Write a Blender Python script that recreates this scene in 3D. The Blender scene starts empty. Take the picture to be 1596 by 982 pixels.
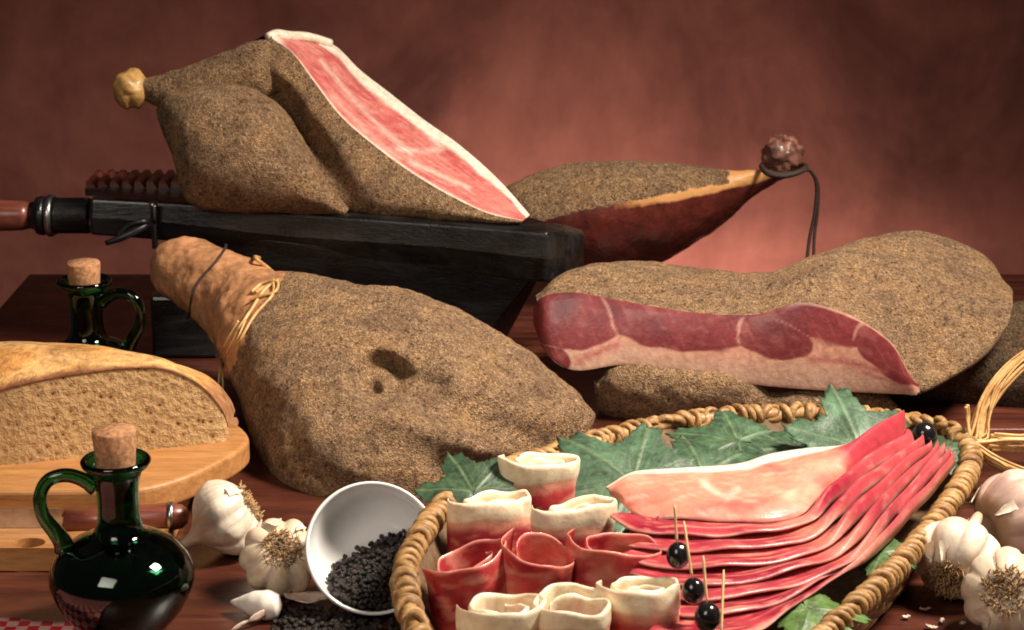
import bpy, math, random
import numpy as np
from mathutils import Vector, Matrix, noise as mnoise
from mathutils.bvhtree import BVHTree

random.seed(7)
rng = np.random.default_rng(7)
scene = bpy.context.scene
C = scene.collection

# ------------------------------------------------------------------ camera
F, W0, H0 = 3200.0, 1596.0, 982.0            # focal length in photo pixels, photo size
CAMH, PITCH = 0.69, math.radians(16)
cam_d = bpy.data.cameras.new('camera')
cam = bpy.data.objects.new('camera', cam_d)
C.objects.link(cam)
cam.location = (0, 0, CAMH)
cam.rotation_euler = (math.pi / 2 - PITCH, 0, 0)
cam_d.sensor_fit = 'HORIZONTAL'
cam_d.sensor_width = 36
cam_d.lens = 36 * F / W0
cam_d.clip_start = 0.05
cam_d.clip_end = 50
cam_d.dof.use_dof = True
cam_d.dof.focus_distance = 1.85
cam_d.dof.aperture_fstop = 16
scene.camera = cam

# ------------------------------------------------------------------ world and lamps
world = bpy.data.worlds.new('World')
scene.world = world
world.use_nodes = True
bg = world.node_tree.nodes['Background']
bg.inputs[0].default_value = (0.95, 0.86, 0.80, 1)
bg.inputs[1].default_value = 0.03


def lamp(name, kind, loc, target, power, color, size=0.5, **kw):
    d = bpy.data.lights.new(name, kind)
    d.energy = power
    d.color = color
    if kind == 'AREA':
        d.shape = 'RECTANGLE'
        d.size = size
        d.size_y = kw.get('size_y', size)
        d.spread = math.radians(kw.get('spread', 180))
    if kind == 'SPOT':
        d.spot_size = math.radians(kw.get('cone', 60))
        d.spot_blend = kw.get('blend', 1.0)
        d.shadow_soft_size = size
    o = bpy.data.objects.new(name, d)
    C.objects.link(o)
    o.location = loc
    o.rotation_euler = (Vector(target) - Vector(loc)).to_track_quat('-Z', 'Y').to_euler()
    return o


lamp('key_softbox', 'AREA', (1.00, 1.62, 1.52), (0.0, 1.80, 0.05), 20, (1.0, 0.89, 0.76), 0.42, size_y=0.42, spread=85)
lamp('fill_light', 'AREA', (-0.7, 0.25, 1.25), (-0.05, 1.75, 0.05), 2.3, (1.0, 0.88, 0.76), 0.7, spread=75)  # unseen fill, added to brighten the bowl and the front faces
lamp('backdrop_lamp', 'AREA', (0.20, 3.20, -0.46), (0.20, 3.45, -0.27), 4.6, (1.0, 0.80, 0.68), 0.85, size_y=0.10, spread=150)

vs = scene.view_settings
vs.view_transform = 'Standard'
vs.look = 'None'
vs.exposure = 0.0
vs.gamma = 1.0
scene.render.engine = 'CYCLES'
try:
    scene.cycles.use_denoising = True
    scene.cycles.max_bounces = 10
    scene.cycles.filter_width = 1.8
    scene.cycles.transparent_max_bounces = 12
except Exception:
    pass

# ------------------------------------------------------------------ pixel rays
cp, sp = math.cos(PITCH), math.sin(PITCH)
FW = np.array([0, cp, -sp])
UP = np.array([0, sp, cp])
RT = np.array([1.0, 0, 0])
CAM = np.array([0, 0, CAMH])


def ray(u, v):
    return FW + RT * ((u - W0 / 2) / F) + UP * ((H0 / 2 - v) / F)


def P(u, v, y):            # point on the ray at depth y
    d = ray(u, v)
    return CAM + d * (y / d[1])


def Z(u, v, z=0.0):        # point on the ray at height z
    d = ray(u, v)
    return CAM + d * ((z - CAMH) / d[2])


def proj(p):
    q = np.asarray(p) - CAM
    w = q @ FW
    return W0 / 2 + F * (q @ RT) / w, H0 / 2 - F * (q @ UP) / w


def cr(pts, m, closed=False):
    """Catmull-Rom through pts, m samples (chord-length knots)"""
    p = np.asarray(pts, float)
    n = len(p)
    if n == 2 and not closed:
        t = np.linspace(0, 1, m)[:, None]
        return p[0] * (1 - t) + p[1] * t
    if closed:
        p = np.vstack([p, p[:1]])
    flat = p.reshape(len(p), -1)
    d = np.linalg.norm(np.diff(flat, axis=0), axis=1) ** 0.5 + 1e-9
    k = np.concatenate([[0], np.cumsum(d)])
    # tangents
    tan = np.zeros_like(flat)
    for i in range(len(flat)):
        if 0 < i < len(flat) - 1:
            a, b = d[i - 1], d[i]
            tan[i] = ((flat[i] - flat[i - 1]) / a * b + (flat[i + 1] - flat[i]) / b * a) / (a + b)
        elif closed:
            a, b = d[-1], d[0]
            tan[i] = ((flat[-1] - flat[-2]) / a * b + (flat[1] - flat[0]) / b * a) / (a + b)
        elif i == 0:
            tan[i] = (flat[1] - flat[0]) / d[0]
        else:
            tan[i] = (flat[-1] - flat[-2]) / d[-1]
    ts = np.linspace(0, k[-1], m, endpoint=not closed)
    idx = np.clip(np.searchsorted(k, ts, side='right') - 1, 0, len(flat) - 2)
    h = (k[idx + 1] - k[idx])
    s = ((ts - k[idx]) / h)[:, None]
    h = h[:, None]
    out = ((2 * s**3 - 3 * s**2 + 1) * flat[idx] + (s**3 - 2 * s**2 + s) * h * tan[idx]
           + (-2 * s**3 + 3 * s**2) * flat[idx + 1] + (s**3 - s**2) * h * tan[idx + 1])
    return out.reshape((m,) + p.shape[1:])


def spl2(rows, n, m, closed=False):
    """grid of control points -> dense n x m grid"""
    R = np.array([cr(r, m, closed) for r in rows])
    return cr(R, n)


def smooth(a, b, x):
    t = np.clip((np.asarray(x, float) - a) / (b - a), 0, 1)
    return t * t * (3 - 2 * t)


def nz(p, s, seed=0.0):
    return mnoise.noise(Vector((p[0] * s + seed, p[1] * s - seed, p[2] * s + 2 * seed)))


# ------------------------------------------------------------------ object helpers
def link(name, me, mat=None, parent=None):
    o = bpy.data.objects.new(name, me)
    C.objects.link(o)
    if mat is not None and len(me.materials) == 0:
        me.materials.append(mat)
    if parent is not None:
        o.parent = parent
        w = Vector((0, 0, 0))
        q = parent
        while q is not None:
            w += q.location
            q = q.parent
        o.location = -w
    return o


def mesh(name, V, faces, mat=None, parent=None, smooth_=True, cols=None, mask=None):
    me = bpy.data.meshes.new(name)
    me.from_pydata([tuple(map(float, v)) for v in V], [], faces)
    if smooth_:
        me.polygons.foreach_set('use_smooth', [True] * len(me.polygons))
    if cols is not None:
        a = me.color_attributes.new('Col', 'FLOAT_COLOR', 'POINT')
        c = np.ones((len(V), 4), np.float32)
        c[:, :3] = np.asarray(cols)
        a.data.foreach_set('color', c.ravel())
    if mask is not None:
        a = me.attributes.new('mask', 'FLOAT', 'POINT')
        a.data.foreach_set('value', np.asarray(mask, np.float32))
    me.update()
    return link(name, me, mat, parent)


def gridf(n, m, closed=False, off=0):
    f = []
    for i in range(n - 1):
        for j in range(m if closed else m - 1):
            k = (j + 1) % m
            f.append((off + i * m + j, off + i * m + k, off + (i + 1) * m + k, off + (i + 1) * m + j))
    return f


def normals(G, closed):
    du = np.gradient(G, axis=0)
    if closed:
        dv = (np.roll(G, -1, 1) - np.roll(G, 1, 1)) / 2
    else:
        dv = np.gradient(G, axis=1)
    n = np.cross(du, dv)
    return n / (np.linalg.norm(n, axis=2, keepdims=True) + 1e-12)


def tag(o, label, cat, group=None):
    o['label'] = label
    o['category'] = cat
    if group:
        o['group'] = group
    return o


def thing(name, label, cat, loc=(0, 0, 0), group=None):
    o = bpy.data.objects.new(name, None)
    C.objects.link(o)
    o.empty_display_size = 0.02
    o.location = tuple(map(float, loc))
    return tag(o, label, cat, group)


def tube(path, r, k=6, cap=True):
    """verts, faces of a tube along path; r scalar or list"""
    p = np.asarray(path, float)
    n = len(p)
    r = np.broadcast_to(np.asarray(r, float), (n,))
    t = np.gradient(p, axis=0)
    t /= np.linalg.norm(t, axis=1, keepdims=True) + 1e-12
    ref = np.array([0, 0, 1.0]) if abs(t[0][2]) < 0.9 else np.array([1.0, 0, 0])
    V = []
    a = np.cross(t[0], ref)
    a /= np.linalg.norm(a)
    for i in range(n):
        a = a - t[i] * (a @ t[i])
        a /= np.linalg.norm(a) + 1e-12
        b = np.cross(t[i], a)
        for j in range(k):
            ph = 2 * math.pi * j / k
            V.append(p[i] + r[i] * (a * math.cos(ph) + b * math.sin(ph)))
    f = gridf(n, k, True)
    if cap:
        f.append(tuple(range(k - 1, -1, -1)))
        f.append(tuple((n - 1) * k + j for j in range(k)))
    return V, f


def merge(parts):
    V, Fc = [], []
    for v, f in parts:
        o = len(V)
        V += list(v)
        Fc += [tuple(i + o for i in q) for q in f]
    return V, Fc


def lathe(prof, k=48, axis=(0, 0, 1), origin=(0, 0, 0), xdir=None):
    """prof: list of (r, h)"""
    ax = Vector(axis).normalized()
    ref = Vector((0, 0, 1)) if abs(ax.z) < 0.9 else Vector((1, 0, 0))
    a = ax.cross(ref).normalized()
    b = ax.cross(a)
    V = []
    for r, h in prof:
        for j in range(k):
            ph = 2 * math.pi * j / k
            V.append(np.array(Vector(origin) + ax * h + a * (r * math.cos(ph)) + b * (r * math.sin(ph))))
    f = gridf(len(prof), k, True)
    return V, f


def box(x0, x1, y0, y1, z0, z1):
    V = [(x, y, z) for z in (z0, z1) for y in (y0, y1) for x in (x0, x1)]
    f = [(0, 2, 3, 1), (4, 5, 7, 6), (0, 1, 5, 4), (2, 6, 7, 3), (0, 4, 6, 2), (1, 3, 7, 5)]
    return V, f


def bevel(o, w, seg=2):
    m = o.modifiers.new('bevel', 'BEVEL')
    m.width = w
    m.segments = seg
    m.limit_method = 'ANGLE'
    m.angle_limit = math.radians(35)
    return o


def prism(poly, z0, z1):
    n = len(poly)
    V = [(x, y, z0) for x, y in poly] + [(x, y, z1) for x, y in poly]
    f = [tuple(range(n - 1, -1, -1)), tuple(range(n, 2 * n))]
    f += [(i, (i + 1) % n, n + (i + 1) % n, n + i) for i in range(n)]
    return V, f


# ------------------------------------------------------------------ material helpers
class NT:
    def __init__(self, name):
        self.m = bpy.data.materials.new(name)
        self.m.use_nodes = True
        self.t = self.m.node_tree
        self.b = self.t.nodes['Principled BSDF']

    def n(self, kind, **props):
        nd = self.t.nodes.new(kind)
        for k, v in props.items():
            setattr(nd, k, v)
        return nd

    def l(self, a, b):
        self.t.links.new(a, b)

    def set(self, **kw):
        for k, v in kw.items():
            self.b.inputs[k.replace('_', ' ')].default_value = v

    def coord(self, scale=(1, 1, 1), rot=(0, 0, 0)):
        g = self.n('ShaderNodeNewGeometry')
        mp = self.n('ShaderNodeMapping')
        mp.inputs['Scale'].default_value = scale
        mp.inputs['Rotation'].default_value = rot
        self.l(g.outputs['Position'], mp.inputs['Vector'])
        return mp.outputs['Vector']

    def noise(self, vec, scale, detail=3, rough=0.55, dist=0.0):
        t = self.n('ShaderNodeTexNoise')
        t.inputs['Scale'].default_value = scale
        t.inputs['Detail'].default_value = detail
        t.inputs['Roughness'].default_value = rough
        t.inputs['Distortion'].default_value = dist
        self.l(vec, t.inputs['Vector'])
        return t.outputs['Fac']

    def voro(self, vec, scale, feature='F1', out='Distance'):
        t = self.n('ShaderNodeTexVoronoi', feature=feature)
        t.inputs['Scale'].default_value = scale
        self.l(vec, t.inputs['Vector'])
        return t.outputs[out]

    def ramp(self, fac, stops, interp='LINEAR'):
        r = self.n('ShaderNodeValToRGB')
        r.color_ramp.interpolation = interp
        e = r.color_ramp.elements
        while len(e) < len(stops):
            e.new(0.5)
        for i, (p, c) in enumerate(stops):
            e[i].position = p
            e[i].color = (*c, 1) if len(c) == 3 else c
        self.l(fac, r.inputs['Fac'])
        return r.outputs['Color']

    def mix(self, fac, a, b, mode='MIX'):
        m = self.n('ShaderNodeMix', data_type='RGBA', blend_type=mode)
        for s, v in ((0, fac), (6, a), (7, b)):
            if hasattr(v, 'is_linked') or hasattr(v, 'links'):
                self.l(v, m.inputs[s])
            elif s == 0:
                m.inputs[0].default_value = v
            else:
                m.inputs[s].default_value = (*v, 1)
        return m.outputs[2]

    def math(self, op, a, b=0.0):
        m = self.n('ShaderNodeMath', operation=op)
        for s, v in ((0, a), (1, b)):
            if hasattr(v, 'links'):
                self.l(v, m.inputs[s])
            else:
                m.inputs[s].default_value = v
        return m.outputs[0]

    def attr(self, name, out='Color'):
        a = self.n('ShaderNodeAttribute')
        a.attribute_name = name
        return a.outputs[out]

    def bump(self, h, strength, dist, prev=None):
        b = self.n('ShaderNodeBump')
        b.inputs['Strength'].default_value = strength
        b.inputs['Distance'].default_value = dist
        self.l(h, b.inputs['Height'])
        if prev is not None:
            self.l(prev, b.inputs['Normal'])
        return b.outputs['Normal']

    def base(self, c):
        self.l(c, self.b.inputs['Base Color'])

    def nrm(self, n):
        self.l(n, self.b.inputs['Normal'])


def m_pepper(name, skin=None, tone=1.0, tan=None):
    """crust of ground pepper; where attribute mask=1 the smooth rind shows"""
    k = NT(name)
    v = k.coord()
    g1 = k.noise(v, 330, 6, 0.80, 0.3)
    g2 = k.voro(v, 520)
    big = k.noise(v, 22, 4, 0.6)
    mid = k.noise(v, 95, 3, 0.6)
    t = tone
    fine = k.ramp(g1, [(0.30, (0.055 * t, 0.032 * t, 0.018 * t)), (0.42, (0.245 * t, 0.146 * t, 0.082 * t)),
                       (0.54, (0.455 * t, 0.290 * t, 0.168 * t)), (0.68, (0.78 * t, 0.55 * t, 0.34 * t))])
    tint = k.ramp(big, [(0.32, (0.72, 0.68, 0.66)), (0.48, (0.95, 0.93, 0.90)), (0.66, (1.14, 1.06, 0.90))])
    c = k.mix(1.0, fine, tint, 'MULTIPLY')
    tint2 = k.ramp(mid, [(0.35, (0.70, 0.66, 0.62)), (0.6, (1.05, 1.03, 1.0))])
    c = k.mix(1.0, c, tint2, 'MULTIPLY')
    spk = k.ramp(k.voro(v, 340, out='Color'), [(0.80, (1, 1, 1)), (0.86, (0.30, 0.25, 0.22))])
    c = k.mix(0.75, c, spk, 'MULTIPLY')
    h = k.math('ADD', k.math('MULTIPLY', g1, 1.0), k.math('MULTIPLY', mid, 0.9))
    h = k.math('ADD', h, k.math('MULTIPLY', g2, -0.5))
    bn = k.bump(h, 1.0, 0.0060)
    if skin is not None:
        a = k.attr('mask', 'Fac')
        edge = k.math('ADD', a, k.math('MULTIPLY', k.math('SUBTRACT', mid, 0.5), 0.9))
        fac = k.ramp(edge, [(0.42, (0, 0, 0)), (0.58, (1, 1, 1))])
        v2 = k.coord((1, 1, 1))
        s1 = k.noise(v2, 30, 5, 0.65, 0.6)
        s2 = k.noise(v2, 160, 3, 0.6)
        sc = k.ramp(s1, [(0.30, tuple(x * 0.55 for x in skin)), (0.52, skin), (0.72, tuple(min(1, x * 1.35) for x in skin))])
        sc = k.mix(0.5, sc, k.ramp(s2, [(0.35, (0.6, 0.55, 0.5)), (0.6, (1.05, 1, 1))]), 'MULTIPLY')
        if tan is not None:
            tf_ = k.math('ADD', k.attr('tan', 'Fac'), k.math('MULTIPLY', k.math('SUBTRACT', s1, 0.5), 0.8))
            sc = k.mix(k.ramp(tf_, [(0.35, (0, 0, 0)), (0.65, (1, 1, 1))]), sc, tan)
        c = k.mix(fac, c, sc)
        bn2 = k.bump(k.math('ADD', s1, k.math('MULTIPLY', s2, 0.3)), 0.5, 0.004)
        mx = k.n('ShaderNodeMix', data_type='VECTOR')
        k.l(fac, mx.inputs[0])
        k.l(bn, mx.inputs[4])
        k.l(bn2, mx.inputs[5])
        bn = mx.outputs[1]
        rr = k.n('ShaderNodeMapRange')
        k.l(fac, rr.inputs[0])
        rr.inputs[3].default_value = 0.9
        rr.inputs[4].default_value = 0.42
        k.l(rr.outputs[0], k.b.inputs['Roughness'])
    else:
        k.set(Roughness=0.9)
    k.set(Specular_IOR_Level=0.3)
    k.base(c)
    k.nrm(bn)
    return k.m


def m_col(name, rough=0.4, sss=0.0, coat=0.0, nscale=120, amt=0.35, bump=0.3, bd=0.002, rad=(0.006, 0.002, 0.0015),
          stretch=(1, 1, 1), spec=0.5):
    """colour from the mesh attribute, with grain"""
    k = NT(name)
    v = k.coord(stretch)
    n1 = k.noise(v, nscale, 4, 0.65, 0.4)
    n2 = k.noise(v, nscale * 0.22, 3, 0.6)
    c = k.attr('Col')
    g = k.ramp(n1, [(0.28, (1 - amt, 1 - amt * 1.15, 1 - amt * 1.15)), (0.72, (1 + amt * 0.5, 1 + amt * 0.7, 1 + amt * 0.65))])
    c = k.mix(1.0, c, g, 'MULTIPLY')
    g2 = k.ramp(n2, [(0.3, (1 - amt * 0.6,) * 3), (0.7, (1 + amt * 0.25,) * 3)])
    c = k.mix(1.0, c, g2, 'MULTIPLY')
    k.base(c)
    k.nrm(k.bump(n1, bump, bd))
    k.set(Roughness=rough, Coat_Weight=coat, Subsurface_Weight=sss, Specular_IOR_Level=spec)
    k.b.inputs['Subsurface Radius'].default_value = rad
    k.b.inputs['Subsurface Scale'].default_value = 1.0
    return k.m


def m_wood(name, c0, c1, c2, scale=6, stretch=(1, 8, 8), rough=0.5, coat=0.0, bump=0.2, rot=(0, 0, 0), bd=0.001):
    k = NT(name)
    v = k.coord(stretch, rot)
    n1 = k.noise(v, scale, 6, 0.62, 0.8)
    n2 = k.noise(v, scale * 6, 4, 0.7)
    c = k.ramp(n1, [(0.28, c0), (0.5, c1), (0.74, c2)])
    c = k.mix(0.55, c, k.ramp(n2, [(0.3, (0.55, 0.5, 0.48)), (0.62, (1.08, 1.05, 1.02))]), 'MULTIPLY')
    k.base(c)
    k.nrm(k.bump(n2, bump, bd))
    rr = k.ramp(k.noise(k.coord(), 30, 4, 0.7), [(0.3, (rough * 0.75,) * 3), (0.7, (min(1, rough * 1.3),) * 3)])
    k.l(rr, k.b.inputs['Roughness'])
    k.set(Coat_Weight=coat, Coat_Roughness=0.2)
    return k.m


def m_plain(name, c, rough=0.5, metal=0.0, amt=0.25, nscale=90, bump=0.15, bd=0.001, **kw):
    k = NT(name)
    v = k.coord()
    n1 = k.noise(v, nscale, 4, 0.65)
    cc = k.ramp(n1, [(0.3, tuple(x * (1 - amt) for x in c)), (0.7, tuple(min(1, x * (1 + amt)) for x in c))])
    k.base(cc)
    k.nrm(k.bump(n1, bump, bd))
    k.set(Roughness=rough, Metallic=metal, **kw)
    return k.m


M = {}
M['pepper'] = m_pepper('pepper_crust')
M['pepper_shaded'] = m_pepper('pepper_crust_shaded', tone=0.38)  # same crust with the shadow on the right-hand ham put into its colour
M['pepper_shank'] = m_pepper('pepper_crust_and_tan_rind', skin=(0.53, 0.26, 0.125))
M['pepper_rear'] = m_pepper('pepper_crust_and_maroon_rind', skin=(0.11, 0.020, 0.014), tan=(0.56, 0.27, 0.095))  # tan paints the light on top of the shank
M['meat'] = m_col('cured_meat', 0.36, sss=0.04, coat=0.12, nscale=150, amt=0.30, bump=0.35, bd=0.0015)
M['slice'] = m_col('sliced_meat', 0.33, sss=0.10, coat=0.15, nscale=110, amt=0.22, bump=0.35, bd=0.0015)
M['bread'] = m_col('bread_crust', 0.6, nscale=95, amt=0.5, bump=0.8, bd=0.004)
M['garlic'] = m_col('garlic_skin', 0.42, sss=0.2, nscale=140, amt=0.14, bump=0.25, bd=0.001, rad=(0.006, 0.004, 0.003))
M['root'] = m_plain('garlic_root', (0.36, 0.22, 0.10), 0.9, amt=0.5)
M['leaf'] = m_col('vine_leaf', 0.48, nscale=130, amt=0.45, bump=0.45, bd=0.002, spec=0.45)
M['bone'] = m_col('bone', 0.45, nscale=90, amt=0.3, bump=0.4, bd=0.003, coat=0.2)

k = NT('bread_crumb')
v = k.coord()
h1 = k.voro(v, 130)
h2 = k.noise(k.coord((1, 1, 1.5)), 48, 4, 0.7, 0.6)
h3 = k.noise(v, 330, 3, 0.7)
holes = k.ramp(k.math('ADD', h1, k.math('MULTIPLY', h2, 0.9)), [(0.50, (0.13, 0.065, 0.025)), (0.60, (0.40, 0.225, 0.095)), (0.9, (0.54, 0.34, 0.16))])
c = k.mix(0.6, holes, k.ramp(h3, [(0.35, (0.62, 0.58, 0.52)), (0.6, (1.05, 1.05, 1.05))]), 'MULTIPLY')
k.base(c)
k.nrm(k.bump(k.math('ADD', k.math('MULTIPLY', h1, 0.8), h3), 0.9, 0.003))
k.set(Roughness=0.95, Specular_IOR_Level=0.2)
M['crumb'] = k.m

M['table'] = m_wood('mahogany', (0.022, 0.006, 0.004), (0.075, 0.019, 0.011), (0.145, 0.042, 0.022), 5, (1.2, 9, 9), 0.34, 0.25, 0.25)
M['black_wood'] = m_wood('black_wood', (0.0025, 0.0025, 0.0025), (0.007, 0.007, 0.007), (0.024, 0.025, 0.025), 9, (1, 6, 6), 0.30, 0.45, 0.6)
M['board'] = m_wood('maple_board', (0.32, 0.13, 0.038), (0.45, 0.205, 0.066), (0.55, 0.28, 0.10), 7, (1.2, 9, 9), 0.5, 0.05, 0.15)
M['red_wood'] = m_wood('red_wood', (0.09, 0.018, 0.012), (0.19, 0.05, 0.03), (0.28, 0.085, 0.05), 12, (1, 7, 7), 0.35, 0.3, 0.2)
M['cork'] = m_plain('cork', (0.40, 0.19, 0.085), 0.85, amt=0.55, nscale=260, bump=0.6)
M['steel'] = m_plain('steel', (0.55, 0.54, 0.52), 0.3, metal=1.0, amt=0.2)
M['iron'] = m_plain('dark_iron', (0.05, 0.05, 0.05), 0.4, metal=0.8, amt=0.4)
M['white'] = m_plain('porcelain', (0.86, 0.85, 0.83), 0.14, amt=0.02, bump=0.0, Coat_Weight=0.5)
M['corn'] = m_col('peppercorn', 0.42, nscale=600, amt=0.5, bump=0.9, bd=0.002)
M['olive'] = m_plain('black_olive', (0.010, 0.009, 0.010), 0.18, amt=0.4, bump=0.1, Coat_Weight=0.4)
M['pick'] = m_plain('pick_wood', (0.72, 0.48, 0.24), 0.6, amt=0.2)
M['wicker'] = m_wood('wicker', (0.13, 0.058, 0.018), (0.36, 0.195, 0.065), (0.58, 0.37, 0.15), 60, (1, 1, 1), 0.55, 0.05, 0.5)
M['wicker_dark'] = m_wood('dark_wicker', (0.05, 0.024, 0.010), (0.12, 0.065, 0.026), (0.20, 0.12, 0.05), 60, (1, 1, 1), 0.7, 0.0, 0.5)  # darker wicker tone for the basket lining
M['raffia'] = m_wood('raffia', (0.40, 0.20, 0.065), (0.62, 0.37, 0.14), (0.76, 0.52, 0.25), 40, (1, 1, 1), 0.5, 0.1, 0.3)
M['cord'] = m_plain('dark_cord', (0.035, 0.017, 0.012), 0.7, amt=0.4, nscale=400, bump=0.6)
M['peel_pale'] = m_plain('papery_skin', (0.80, 0.68, 0.53), 0.5, amt=0.3, nscale=160)
M['peel'] = m_plain('garlic_peel', (0.60, 0.45, 0.36), 0.5, amt=0.25, nscale=120)

k = NT('green_glass')
k.set(Base_Color=(0.022, 0.17, 0.075, 1), Roughness=0.02, IOR=1.5, Transmission_Weight=1.0)
M['glass'] = k.m
k = NT('dark_oil')
k.set(Base_Color=(0.006, 0.014, 0.006, 1), Roughness=0.08)
M['oil'] = k.m

k = NT('checked_cloth')
v = k.coord((1, 1, 1))
ck = k.n('ShaderNodeTexChecker')
ck.inputs['Scale'].default_value = 110
ck.inputs['Color1'].default_value = (0.62, 0.02, 0.03, 1)
ck.inputs['Color2'].default_value = (0.75, 0.40, 0.36, 1)
k.l(v, ck.inputs['Vector'])
k.base(ck.outputs['Color'])
k.nrm(k.bump(k.noise(v, 900, 2), 0.4, 0.001))
k.set(Roughness=0.9)
M['cloth'] = k.m

k = NT('painted_backdrop')
v = k.coord((1, 1, 1))
n1 = k.noise(v, 2.2, 5, 0.6, 0.5)
n2 = k.noise(v, 9, 4, 0.6, 0.4)
n3 = k.noise(k.coord((1, 1, 0.35)), 26, 3, 0.6)
c = k.ramp(n1, [(0.30, (0.15, 0.058, 0.048)), (0.48, (0.34, 0.128, 0.100)), (0.68, (0.48, 0.190, 0.145))])
c = k.mix(0.7, c, k.ramp(n2, [(0.3, (0.68, 0.62, 0.62)), (0.7, (1.12, 1.08, 1.05))]), 'MULTIPLY')
c = k.mix(0.35, c, k.ramp(n3, [(0.3, (0.75, 0.72, 0.70)), (0.7, (1.1, 1.1, 1.1))]), 'MULTIPLY')
k.base(c)
k.nrm(k.bump(k.noise(v, 500, 2), 0.15, 0.001))
k.set(Roughness=0.95, Specular_IOR_Level=0.1)
M['backdrop'] = k.m

# ------------------------------------------------------------------ setting: backdrop sweep, table
prof = [(3.45, 1.6), (3.45, -0.3), (3.44, -0.55), (3.40, -0.68), (3.30, -0.75), (3.0, -0.76), (0.2, -0.76)]
pp = cr([(0, y, z) for y, z in prof], 60)
V, f = [], []
for x in np.linspace(-2.4, 2.4, 25):
    V += [(x, q[1], q[2]) for q in pp]
o = mesh('backdrop', V, gridf(25, 60), M['backdrop'])
o['kind'] = 'structure'

TX0, TX1, TY0, TY1 = -0.632, 1.15, 0.75, 2.60
tb = thing('table', 'dark reddish mahogany table under the whole spread', 'table', (0.2, 1.7, -0.735))
npl = 9
ys = np.linspace(TY0, TY1, npl + 1)
for i in range(npl):
    b = mesh('plank', *box(TX0, TX1, ys[i] + 0.0001, ys[i + 1] - 0.0001, -0.03, 0.0), M['table'], tb, False)
    bevel(b, 0.0003, 1)
b = mesh('apron', *box(TX0 + 0.03, TX1 - 0.03, TY0 + 0.03, TY1 - 0.03, -0.10, -0.031), M['table'], tb, False)
for lx in (TX0 + 0.07, TX1 - 0.07):
    for ly in (TY0 + 0.07, TY1 - 0.07):
        V, f = lathe([(0.0, -0.755), (0.022, -0.755), (0.028, -0.6), (0.034, -0.3), (0.034, -0.1005), (0.0, -0.1005)], 16, origin=(lx, ly, 0))
        mesh('leg', V, f, M['table'], tb)


# ------------------------------------------------------------------ hams
def loft_grid(st, n, m, lump=0.0, ls=18, power=1.0, seed=1.0, disp=None, yfront=True):
    """stations (ut,vt,yt, ub,vb,yb, t): top / bottom outline pixel with depth, half-thickness t in metres"""
    T = np.array([P(s[0], s[1], s[2]) for s in st])
    B = np.array([P(s[3], s[4], s[5]) for s in st])
    t = np.array([s[6] for s in st])
    Cn, A = (T + B) / 2, (T - B) / 2
    tan = np.gradient(Cn, axis=0)
    Bv = np.cross(A, tan)
    Bv /= np.linalg.norm(Bv, axis=1, keepdims=True) + 1e-9
    for i in range(len(Bv)):
        if Bv[i] @ (CAM - Cn[i]) < 0:
            Bv[i] *= -1
    Bv *= t[:, None]
    for i in range(len(A)):          # keep the outline where it was traced
        c0 = np.array(proj(Cn[i]))
        a = np.array(proj(Cn[i] + A[i])) - c0
        b = np.array(proj(Cn[i] + Bv[i])) - c0
        la = np.linalg.norm(a)
        q = abs(b @ a) / (la * la + 1e-9)
        A[i] *= math.sqrt(max(0.25, 1 - q * q))
    X = cr(np.concatenate([Cn, A, Bv], axis=1), n)
    ph = np.linspace(0, 2 * math.pi, m, endpoint=False)
    cs, sn = np.cos(ph), np.sin(ph)
    if power != 1.0:
        cs = np.sign(cs) * np.abs(cs) ** power
        sn = np.sign(sn) * np.abs(sn) ** power
    G = X[:, None, 0:3] + X[:, None, 3:6] * cs[None, :, None] + X[:, None, 6:9] * sn[None, :, None]
    N = normals(G, True)
    cen = X[:, None, 0:3]
    sgn = np.sign(np.sum(N * (G - cen), axis=2, keepdims=True))
    N = N * sgn
    if lump or disp:
        for i in range(n):
            for j in range(m):
                p = G[i, j]
                d = lump * (nz(p, ls, seed) + 0.45 * nz(p, ls * 2.6, seed) + 0.22 * nz(p, ls * 7, seed)) if lump else 0
                w_ = disp(p, N[i, j]) if disp else 0.0
                vd = (CAM - p) / np.linalg.norm(CAM - p)
                G[i, j] = p + N[i, j] * d + vd * w_
    return G


def close_ends(G):
    n, m, _ = G.shape
    V = list(G.reshape(-1, 3))
    f = gridf(n, m, True)
    a = len(V)
    V.append(G[0].mean(0))
    V.append(G[-1].mean(0))
    for j in range(m):
        k2 = (j + 1) % m
        f.append((a, k2, j))
        f.append((a + 1, (n - 1) * m + j, (n - 1) * m + k2))
    return V, f


def bvh(o):
    w = Vector((0, 0, 0))
    q = o
    while q is not None:
        w += q.location
        q = q.parent
    vv = [x.co + w for x in o.data.vertices]
    return BVHTree.FromPolygons(vv, [tuple(p.vertices) for p in o.data.polygons])


def hit(tree, u, v, off=0.0, fallback=2.0):
    d = Vector(ray(u, v)).normalized()
    h = tree.ray_cast(Vector(CAM), d)
    if h[0] is None:
        return np.array(P(u, v, fallback))
    return np.array(h[0] - d * off)


# ---- front ham lying on the table
st = [(262, 388, 2.200, 256, 440, 2.200, .020), (290, 374, 2.185, 270, 466, 2.175, .036), (345, 384, 2.160, 308, 500, 2.130, .040),
      (400, 405, 2.130, 344, 548, 2.085, .046), (440, 433, 2.110, 362, 592, 2.030, .058), (500, 445, 2.100, 374, 652, 1.955, .070),
      (570, 458, 2.090, 406, 738, 1.868, .078), (650, 470, 2.080, 468, 806, 1.795, .080), (728, 493, 2.065, 580, 826, 1.770, .078),
      (800, 536, 2.045, 675, 812, 1.780, .070), (860, 580, 2.020, 742, 768, 1.825, .058), (906, 618, 1.995, 838, 742, 1.855, .042),
      (930, 650, 1.970, 900, 700, 1.905, .018)]


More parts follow.
